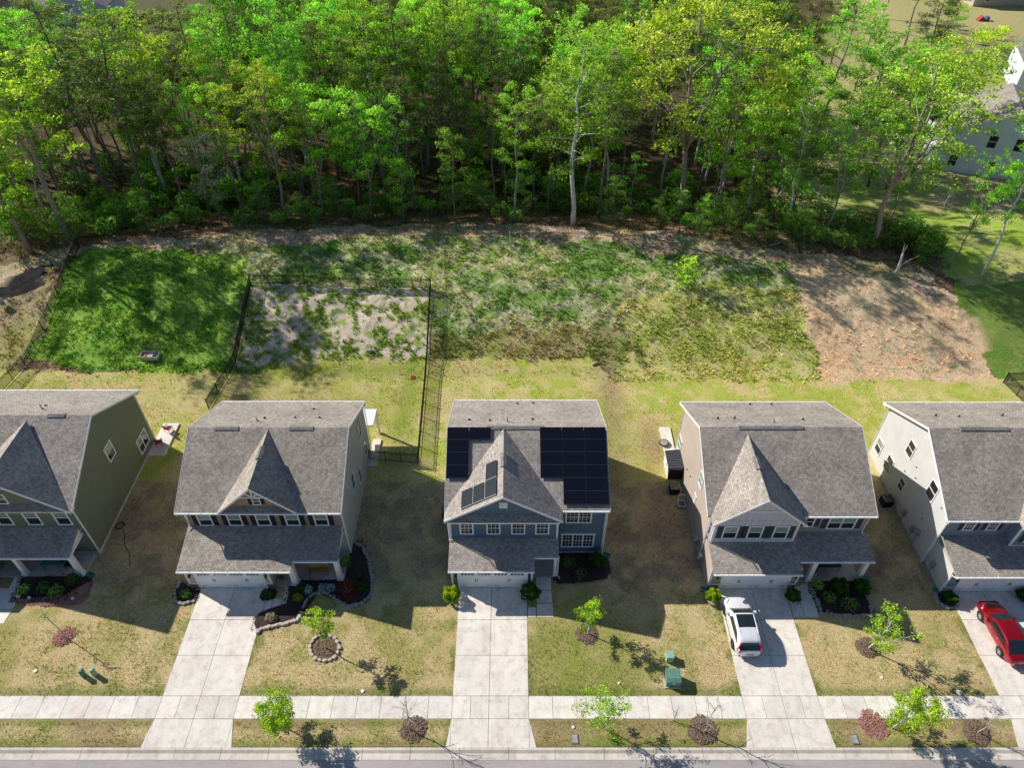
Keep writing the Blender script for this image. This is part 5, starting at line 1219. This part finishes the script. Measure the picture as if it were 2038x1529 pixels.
arches(w2,1.85,2.70,.34,4.75)
for sx in (-1,1):
    for sy in (-1,1): wheel(w2,sx*.85,sy*1.35,.34,.23,'rim')
    m=MB(); m.prism([(sx*.88,-2.12,.70),(sx*.60,-2.34,.70),(sx*.56,-2.27,.86),(sx*.84,-2.04,.88)],(0,-.03,.02)); m.build('tail_light','tail',w2,uv=False)
    m=MB(); m.prism([(sx*.84,1.86,.66),(sx*.52,2.16,.62),(sx*.54,2.0,.76),(sx*.82,1.62,.82)],(0,.02,.03)); m.build('headlight','lamp',w2,uv=False)
    MB().box(min(sx*.90,sx*1.06),max(sx*.90,sx*1.06),.70,.86,.92,1.06).build('side_mirror','redc',w2,uv=False)
    for dy in (-.6,.25): MB().box(min(sx*.915,sx*.94),max(sx*.915,sx*.94),dy-.09,dy+.09,.80,.84).build('door_handle','alu',w2,uv=False)
MB().box(-.8,.8,-2.38,-2.33,.58,.62).build('chrome_strip','alu',w2,uv=False); MB().box(-.62,.62,2.2,2.34,.38,.58).build('grille','black',w2,uv=False); MB().box(-.26,.26,-2.40,-2.36,.64,.75).build('number_plate','alu',w2,uv=False)
for sx in (-1,1):
    for dy in (.74,-.20,-1.02): MB().box(min(sx*.922,sx*.9285),max(sx*.922,sx*.9285),dy-.007,dy+.007,.34,.86).build('door_seam','black',w2,uv=False)
w2.location=(34.55,25.95,.02); w2.rotation_euler.z=R(.8)
# ------------------------------------------------------------------ utility boxes and small things
def things(name,label,cat,px,py,fn,group=None,z=0,rz=0):
    b=G(px,py) if py is not None else px; o=empty(name,(0,0,0),label,cat,group); fn(o); o.location=(b.x,b.y,ZT(b.x,b.y)+z); o.rotation_euler.z=rz
    if cat=='utility box': o.scale=(.88,.88,.88)
    return o
def f_trans(o):
    MB().box(-.62,.62,-.62,.62,-.05,.10).build('concrete_pad','slab',o)
    m=MB(); m.prism([(-.52,-.5,.1),(-.52,.5,.1),(-.52,.5,.92),(-.52,-.2,.92),(-.52,-.5,.80)],(1.04,0,0)); m.build('cabinet','ugreen',o)
    m=MB(); m.prism([(-.55,-.25,.93),(-.55,.53,.93),(-.55,.53,.98),(-.55,-.25,.98)],(1.1,0,0)); m.prism([(-.55,-.55,.80),(-.55,-.25,.93),(-.55,-.25,.98),(-.55,-.55,.85)],(1.1,0,0)); m.build('lid','ugreen',o)
    MB().box(-.14,.16,-.512,-.503,.5,.62).build('warning_label','white',o); MB().box(-.01,.01,-.514,-.503,.12,.5).build('door_seam','black',o)
things('transformer_box','larger dark green transformer cabinet on the lawn right of the blue house','utility box',1337,1356,f_trans,rz=R(-2))
def f_ped(o):
    m=MB(); m.box(-.26,.26,-.33,.33,-.03,.62); m.prism([(-.29,-.36,.62),(-.29,.36,.62),(-.29,.30,.70),(-.29,-.30,.70)],(.58,0,0)); m.build('cabinet','umint',o); MB().box(-.08,.08,-.34,-.331,.3,.4).build('warning_label','white',o)
things('pedestal_box','smaller pale green box behind the transformer cabinet','utility box',1331,1312,f_ped)
def f_bin(c):
    def f(o):
        m=MB(); m.tube([(0,0,-.03),(0,0,.62)],.17,12); m.build('post_body',c,o); m=MB(); m.tube([(0,0,.62),(0,0,.66),(0,0,.76)],[.19,.19,.10],12); m.build('cap','umint' if c=='umint' else 'ugreen',o)
    return f
things('cable_pedestal','left darker of two little green cable posts on the left lawn','utility post',168,1346,f_bin('tealp')); things('cable_pedestal','right paler of two little green cable posts on the left lawn','utility post',190,1344,f_bin('umint'))
def f_cap(s,c='white'):
    def f(o): MB().tube([(0,0,-.02),(0,0,.05),(0,0,.07)],[s,s,s*.7],10).build('cap',c,o)
    return f
for px,py,s,lb in ((71,1337,.13,'white round cap in the left lawn'),(722,1377,.13,'whitish cap low in the lawn below the stone ringed tree'),(1232,1361,.09,'tiny white cap in the lawn before the blue house'),(1141,1449,.10,'small white cap above the meter cover in the kerb strip'),(1153,1154,.12,'white ball in the dark bed of the blue house'),(1755,1350,.1,'small white cap in the lawn before the beige house'),(1908,1380,.18,'white lid beside the sidewalk at the right')):
    things('lawn_cleanout',lb,'cleanout',px,py,f_cap(s))
def f_lid(o): 
    MB().box(-.22,.22,-.3,.3,-.02,.05).build('cover','alu',o); MB().box(-.17,.17,-.24,.24,.051,.06).build('lid','stoneg',o)
things('meter_cover','grey water meter cover in the kerb strip right of the middle driveway','meter cover',1144,1472,f_lid); things('meter_cover','grey water meter cover in the kerb strip left of the right street tree','meter cover',1701,1473,f_lid)
def f_ac(o):
    m=MB(); m.box(-.42,.42,-.42,.42,-.05,.08); m.build('pad','slab',o)
    m=MB(); m.box(-.38,.38,-.38,.38,.08,.86)
    for k in range(9): m.box(-.39,.39,-.39,.39,.14+k*.08,.17+k*.08)
    m.build('case','black',o)
    m=MB(); N=20
    for i in range(N):
        a=i*2*PI/N; b=(i+1)*2*PI/N
        for r0,r1,z in ((.26,.34,.905),(.10,.12,.89)): m.face([(math.cos(a)*r0,math.sin(a)*r0,z),(math.cos(b)*r0,math.sin(b)*r0,z),(math.cos(b)*r1,math.sin(b)*r1,z),(math.cos(a)*r1,math.sin(a)*r1,z)])
    m.box(-.40,.40,-.40,-.34,.86,.90); m.box(-.40,.40,.34,.40,.86,.90); m.box(-.40,-.34,-.34,.34,.86,.90); m.box(.34,.40,-.34,.34,.86,.90)
    m.build('top_rim','rimd',o)
    m=MB()
    for k in range(5):
        a=k*2*PI/5; m.face([(0,0,.87),(math.cos(a)*.27,math.sin(a)*.27,.865),(math.cos(a+.7)*.27,math.sin(a+.7)*.27,.88)])
    m.build('fan','rimd',o)
V3=lambda x,y:Vector((x,y,0))
things('air_conditioner','dark air conditioner at the sunlit wall of the beige house','air conditioner',V3(13.55,38.9),None,f_ac); things('air_conditioner','dark air conditioner in the shade of the white house wall','air conditioner',V3(30.75,37.6),None,f_ac); things('air_conditioner','dark air conditioner at the left wall of the blue house, mostly hidden','air conditioner',V3(-5.25,36.4),None,f_ac)
def f_shed(o):
    m=MB(); m.box(-.55,.6,-1.0,1.0,-.05,1.32); m.build('cabinet','white',o)
    m=MB(); m.box(-.56,.6,-1.012,-1.002,.02,1.30); m.build('side_panel','black',o)
    m=MB(); m.prism([(-.62,-1.06,1.33),(-.62,1.06,1.33),(-.62,1.06,1.40),(-.62,-1.06,1.40)],(1.26,0,.16));
    for k in range(8): m.prism([(-.6,-1.0+k*.27,1.42),(-.6,-.96+k*.27,1.42),(-.6,-.96+k*.27,1.45),(-.6,-1.0+k*.27,1.45)],(1.2,0,.155))
    m.build('lid','greyshut',o)
    MB().box(-.575,-.551,-.01,.01,.05,1.25).build('door_seam','alu',o); MB().box(-.59,-.552,.08,.13,.6,.8).build('door_handle','alu',o)
things('storage_shed','low white and dark storage shed with ribbed grey lid at the beige house wall','storage shed',V3(13.78,41.3),None,f_shed)
def f_cart(o):
    m=MB(); 
    for x in (-.28,.28): m.tube([(x,-.3,.30),(x,.3,.30),(x,.45,.9)],.02,6)
    m.tube([(-.28,.45,.9),(.28,.45,.9)],.02,6); m.tube([(-.28,-.3,.3),(.28,-.3,.3)],.025,6); m.tube([(-.28,.3,.3),(.28,.3,.3)],.02,6)
    for x in (-.24,.24):
        for y in (-.25,.25): m.tube([(x,y,.3),(x,y,.05)],.016,6)
    m.build('frame','white',o); MB().box(-.25,.25,-.27,.27,.26,.28).build('tray','black',o)
things('utility_cart','small cart with white tube frame beside the air conditioner','cart',V3(13.95,37.5),None,f_cart)
def f_hose(o):
    m=MB(); m.tube([(math.cos(a*.5)*(.25+.004*a),math.sin(a*.5)*(.25+.004*a),.03+.004*a) for a in range(36)],.02,5,cap=True)
    m.tube([(.2+i*.25,-.2-i*.42+math.sin(i*1.3)*.15,.03) for i in range(9)],.02,5); m.build('hose','black',o)
things('garden_hose','dark garden hose lying coiled by the olive house wall','hose',240,1048,f_hose)
def f_fire(o):
    m=MB(); m.tube([(0,0,.12),(0,0,.3),(0,0,.34)],[.28,.42,.44],14); m.build('bowl','black',o); m=MB(); m.tube([(0,0,.341),(0,0,.36)],[.36,.3],12); m.build('ash','stoneg',o)
    m=MB()
    for k in range(3): m.tube([(math.cos(k*2.1)*.3,math.sin(k*2.1)*.3,0),(math.cos(k*2.1)*.2,math.sin(k*2.1)*.2,.2)],.02,5)
    m.build('leg','black',o)
things('fire_pit','dark round fire bowl behind the beige house','fire pit',V3(13.55,44.3),None,f_fire)
def f_pot(o):
    m=MB(); m.tube([(0,0,0),(0,0,.34),(0,0,.38)],[.30,.40,.42],14); m.build('pot','stoneg',o)
p=things('planter_pot','grey patterned pot under the lime shrub of the beige house','pot',1417,1200,f_pot)
def f_trough(o):
    m=MB(); L_,W_,h_=.92,.42,.42; m.box(-L_,L_,-W_,-W_+.06,-.05,h_); m.box(-L_,L_,W_-.06,W_,-.05,h_); m.box(-L_,-L_+.06,-W_+.06,W_-.06,-.05,h_); m.box(L_-.06,L_,-W_+.06,W_-.06,-.05,h_)
    m.box(-L_-.05,L_+.05,-W_-.05,-W_+.03,h_,h_+.05); m.box(-L_-.05,L_+.05,W_-.03,W_+.05,h_,h_+.05); m.build('trough','slab',o)
    MB().box(-L_+.06,L_-.06,-W_+.06,W_-.06,-.02,.22).build('soil','mulchd',o); MB().box(-.18,.30,-.25,.2,.23,.34).build('paper_sack','white',o); MB().box(-.62,-.28,-.18,.15,.23,.32).build('wooden_crate','doorw',o)
    for k in range(5): MB().tube([(.45+.09*k,(-1)**k*.12,.2),(.47+.09*k,(-1)**k*.12,.42)],.05,8).build('jar','alu',o)
things('garden_trough','grey rectangular trough full of odds and ends at the lower rim of the lush lawn','trough',300,712,f_trough,rz=R(-2))
def f_chair(cm):
    def f(o):
        m=MB(); m.box(-.27,.27,-.26,.26,.36,.42); m.build('seat',cm,o); m=MB(); m.prism([(-.27,.24,.42),(.27,.24,.42),(.27,.34,.95),(-.27,.34,.95)],(0,.05,0)); m.build('backrest',cm,o)
        for x in (-.25,.25):
            for y in (-.23,.24): MB().tube([(x,y,0),(x,y,.37)],.02,5).build('leg','black',o)
            MB().box(x-.03,x+.03,-.25,.26,.58,.62).build('armrest','black',o)
    return f
things('patio_chair','red cushioned patio chair at the far corner of the olive house patio','chair',V3(-31.1,45.9),None,f_chair('redf'),z=.14,rz=R(160)); things('patio_chair','red cushioned patio chair close to the olive house wall','chair',V3(-31.35,44.2),None,f_chair('redf'),z=.14,rz=R(200))
def f_table(c,w=.9,d=.55):
    def f(o):
        MB().box(-w,w,-d,d,.68,.72).build('tabletop',c,o)
        for x in (-w+.08,w-.08):
            for y in (-d+.08,d-.08): MB().tube([(x,y,0),(x,y,.68)],.025,5).build('leg','black',o)
    return f
things('porch_table','dark teal covered table on the olive house porch','table',V3(-34.7,31.8),None,f_table('tealp'),z=.12); things('porch_table','grey table on the beige house porch','table',V3(23.9,31.6),None,f_table('greyshut'),z=.13)
things('porch_chair','dark chair at the porch table of the olive house','chair',V3(-33.6,31.6),None,f_chair('black'),z=.12,rz=R(80))
def f_bench(o):
    for k in range(4): MB().box(-.75,.75,-.2+k*.11,-.11+k*.11,.40,.44).build('slat','doorw',o)
    for x in (-.65,.65): MB().box(x-.04,x+.04,-.2,.22,0,.4).build('leg','doorw',o)
    MB().prism([(-.75,.24,.45),(.75,.24,.45),(.75,.3,.85),(-.75,.3,.85)],(0,.03,0)).build('backrest','doorw',o)
things('porch_bench','yellowish wooden bench on the brown house porch','bench',V3(-14.6,31.0),None,f_bench,z=.12)
def f_wreath(o):
    m=MB(); 
    for k in range(9): m.tube([(math.cos(k*2)*.1,math.sin(k*2)*.1,.1),(math.cos(k*2)*.25,math.sin(k*2)*.25,.3+.05*(k%3))],.03,4)
    m.build('flowers','redf',o); MB().tube([(0,0,0),(0,0,.25)],[.1,.15],10).build('pot','brick',o)
things('flower_pot','pot of dark red flowers on the brown house porch','flower pot',V3(-17.3,30.5),None,f_wreath,z=.12)
def f_splash(o): 
    m=MB(); m.prism([(-.15,-.35,0),(.15,-.35,0),(.2,.3,.0),(-.2,.3,0)],(0,0,.06)); m.box(-.2,-.15,-.3,.3,.06,.12); m.box(.15,.2,-.3,.3,.06,.12); m.build('block','tealp',o)
for px,py,lb in ((180,1146,'teal green splash block at the porch corner of the olive house'),(1206,1106,'teal green splash block at the right corner of the blue house'),(1724,1153,'teal green splash block at the right porch corner of the beige house'),(1866,1178,'teal green splash block at the garage corner of the white house'),(1402,1176,'teal splash block beside the lime shrub pot')):
    things('splash_block',lb,'splash block',px,py,f_splash,rz=R(70))
def f_orn(s,c):
    def f(o):
        m=MB(); m.tube([(0,0,0),(0,0,s*.8),(0,0,s*1.5),(0,0,s*1.9)],[s*.6,s*.7,s*.35,s*.1],8); m.tube([(-s*.7,0,s),(0,0,s*1.1),(s*.7,0,s)],s*.25,6); m.build('figure',c,o)
    return f
for px,py,s,c,lb in ((53,1171,.16,'white','white garden ornament upper left in the olive house flower bed'),(60,1192,.16,'white','white garden ornament on the red mulch rim at its left'),(146,1194,.16,'white','white garden ornament on the red mulch rim at its right'),(112,1164,.10,'cream','round white garden light in the olive house flower bed'),(38,1190,.22,'stone','pale statue at the left end of the olive house flower bed'),(537,1224,.13,'white','pale blue white sign post at the corner of the brown house path'),(537,1252,.11,'redf','small red ornament on the sunlit stone edging'),(1645,1219,.18,'brick','orange brown ornament at the lower left of the beige house bed'),(1622,1146,.18,'cream','cream pot figure at the left porch column of the beige house')):
    things('garden_ornament',lb,'ornament',px,py,f_orn(s,c))
def f_log(L_,r_,c='twig'):
    def f(o): MB().tube([(-L_/2,0,r_*.7),(0,.05,r_),(L_/2,-.04,r_*.8)],[r_*.7,r_,r_*.6],8).build('log',c,o)
    return f
things('rotten_log','short weathered log at the upper rim of the middle lawn','log',1184,726,f_log(.7,.13),rz=.5)
things('wooden_pallet','small red wooden square lying in the grass by the fence','pallet',822,752,lambda o:[MB().box(-.22+.16*k,-.12+.16*k,-.25,.25,0,.06).build('slat','redf',o) for k in range(3)])
for i,(px,py) in enumerate(((985,482),(1017,482),(1038,482),(1057,482),(1076,482),(1098,482))):
    b=G(px,py); o=MB().tube([(b.x,b.y,b.z),(b.x+.1*(i-3),b.y+1.3,b.z+.75)],.03,5).build('wooden_stake','twig'); tag(o,'thin pale wooden stake leaning in a row at the centre of the wood edge','stake','row of leaning stakes')
for px,py,L_,rz,lb in ((1180,498,4.6,-.35,'long fallen pole lying on the straw bank right of the stakes'),(1330,478,3.2,-.6,'fallen branch lying on the bank below the golden tipped tree'),(250,485,3.0,.2,'fallen branch on the bank behind the lush lawn'),(950,446,2.6,-.1,'grey fallen branch above the row of stakes'),(1545,488,2.,.4,'short fallen branch on the bank at right'),(470,462,1.2,.0,'pale short log at the foot of the left wood')):
    things('fallen_branch',lb,'branch',px,py,f_log(L_,.055),z=.12,rz=rz)
def f_snag(o):
    MB().tube([(0,0,-.2),(.05,.1,1.1),(.0,.3,2.6)],[.2,.17,.1],7).build('trunk','barkp',o,smooth=True)
    MB().tube([(0,.3,2.5),(-.15,.4,3.6)],[.09,.02],5).tube([(0,.3,2.5),(.2,.4,3.4)],[.07,.02],5).tube([(.05,.1,.9),(.8,.1,1.7),(1.8,.2,2.3)],[.07,.05,.02],5).tube([(0,0,.5),(.5,-.3,.5),(.9,-.6,.1)],[.08,.05,.03],5).build('broken_branch','twig',o)
things('broken_snag','broken pale tree stump with splintered top at the right wood edge','tree stump',1783,545,f_snag)
things('garden_chair','cream coloured lawn chair at the left edge beyond the fence','chair',8,612,f_chair('cream'),rz=R(40))
b=G(1868,338); o=MB().tube([tuple(G(px,py)+Vector((0,0,.05))) for px,py in ((1868,330),(1872,342),(1885,354),(1902,362),(1925,370))],.06,6).build('garden_hose','lfL'); tag(o,'yellow hose curving over the grass below the pale blue house','hose')
o.data.materials.clear(); o.data.materials.append(mat('yellow_hose',(.6,.5,.1),.5))
things('toy_tent','small red and blue play thing on the far lawn at top right','toy',1952,40,lambda o:(MB().prism([(-.9,-.6,0),(.9,-.6,0),(0,-.6,1.0)],(0,1.2,0)).build('cover','redf',o),MB().box(.9,1.5,-.5,.5,0,.8).build('box','blue',o)))
def f_tank(o): MB().tube([(-.6,0,.35),(-.5,0,.35),(.5,0,.35),(.6,0,.35)],[.2,.33,.33,.2],14).build('tank','white',o,smooth=True); MB().box(-.4,-.3,-.2,.2,0,.1).box(.3,.4,-.2,.2,0,.1).build('foot','alu',o)
for px,py,lb in ((1615,262,'pale blue covered thing left of the pale blue house under the trees'),(1800,330,'white patio thing at the corner of the pale blue house')):
    things('covered_grill',lb,'grill',px,py,f_tank)
rock=G(1093+110,449)
r9=random.Random(4)
for px,py,lb in ((1105,438,'grey stone at the foot of the pale trunked tree'),(540,462,'tan boulder at the foot of the left wood'),(735,700,'pale stone on the slope by the trough')):
    def f_rock(o):
        m=stone_mesh(r9.randint(0,99)); m.build('rock','stoneg',o)
    o=things('field_stone',lb,'stone',px,py,f_rock); o.scale=(1.8,1.8,2)
# ------------------------------------------------------------------ light, sky, camera
w=bpy.data.worlds.new('World'); scn.world=w; w.use_nodes=True; nt=w.node_tree; bg=nt.nodes['Background']; sk=nt.nodes.new('ShaderNodeTexSky'); sk.sky_type='NISHITA'; sk.sun_disc=False
SD=Vector((-.885,.465,0)); EL=R(34.5)
sk.sun_elevation=EL; sk.sun_rotation=math.atan2(SD.x,SD.y); sk.air_density=1.0; sk.dust_density=.6; sk.ozone_density=1.2
mxs=nt.nodes.new('ShaderNodeMix'); mxs.data_type='RGBA'; mxs.blend_type='MULTIPLY'; mxs.inputs[0].default_value=1; mxs.inputs[7].default_value=(.76,.88,1.04,1)
nt.links.new(sk.outputs[0],mxs.inputs[6]); nt.links.new(mxs.outputs[2],bg.inputs[0]); bg.inputs[1].default_value=.072
sl_=bpy.data.lights.new('sun','SUN'); sl_.energy=5.0; sl_.angle=R(.5); sl_.color=(1.0,.955,.88); so=bpy.data.objects.new('sun',sl_); COL.objects.link(so)
d=Vector((SD.x*math.cos(EL),SD.y*math.cos(EL),math.sin(EL))); so.rotation_euler=d.to_track_quat('Z','Y').to_euler(); so.location=(0,0,60)
cam=bpy.data.cameras.new('camera'); cam.sensor_width=36; cam.lens=36*FOC/2038; cam.clip_end=3000; co_=bpy.data.objects.new('camera',cam); COL.objects.link(co_)
co_.location=(0,0,CH); co_.rotation_euler=(PI/2-PIT,0,0); scn.camera=co_
scn.view_settings.view_transform='Standard'; scn.view_settings.look='None'; scn.view_settings.exposure=0; scn.view_settings.gamma=1
scn.render.engine='CYCLES'; scn.cycles.max_bounces=6; scn.cycles.diffuse_bounces=3; scn.cycles.glossy_bounces=2; scn.cycles.transmission_bounces=3; scn.cycles.transparent_max_bounces=4
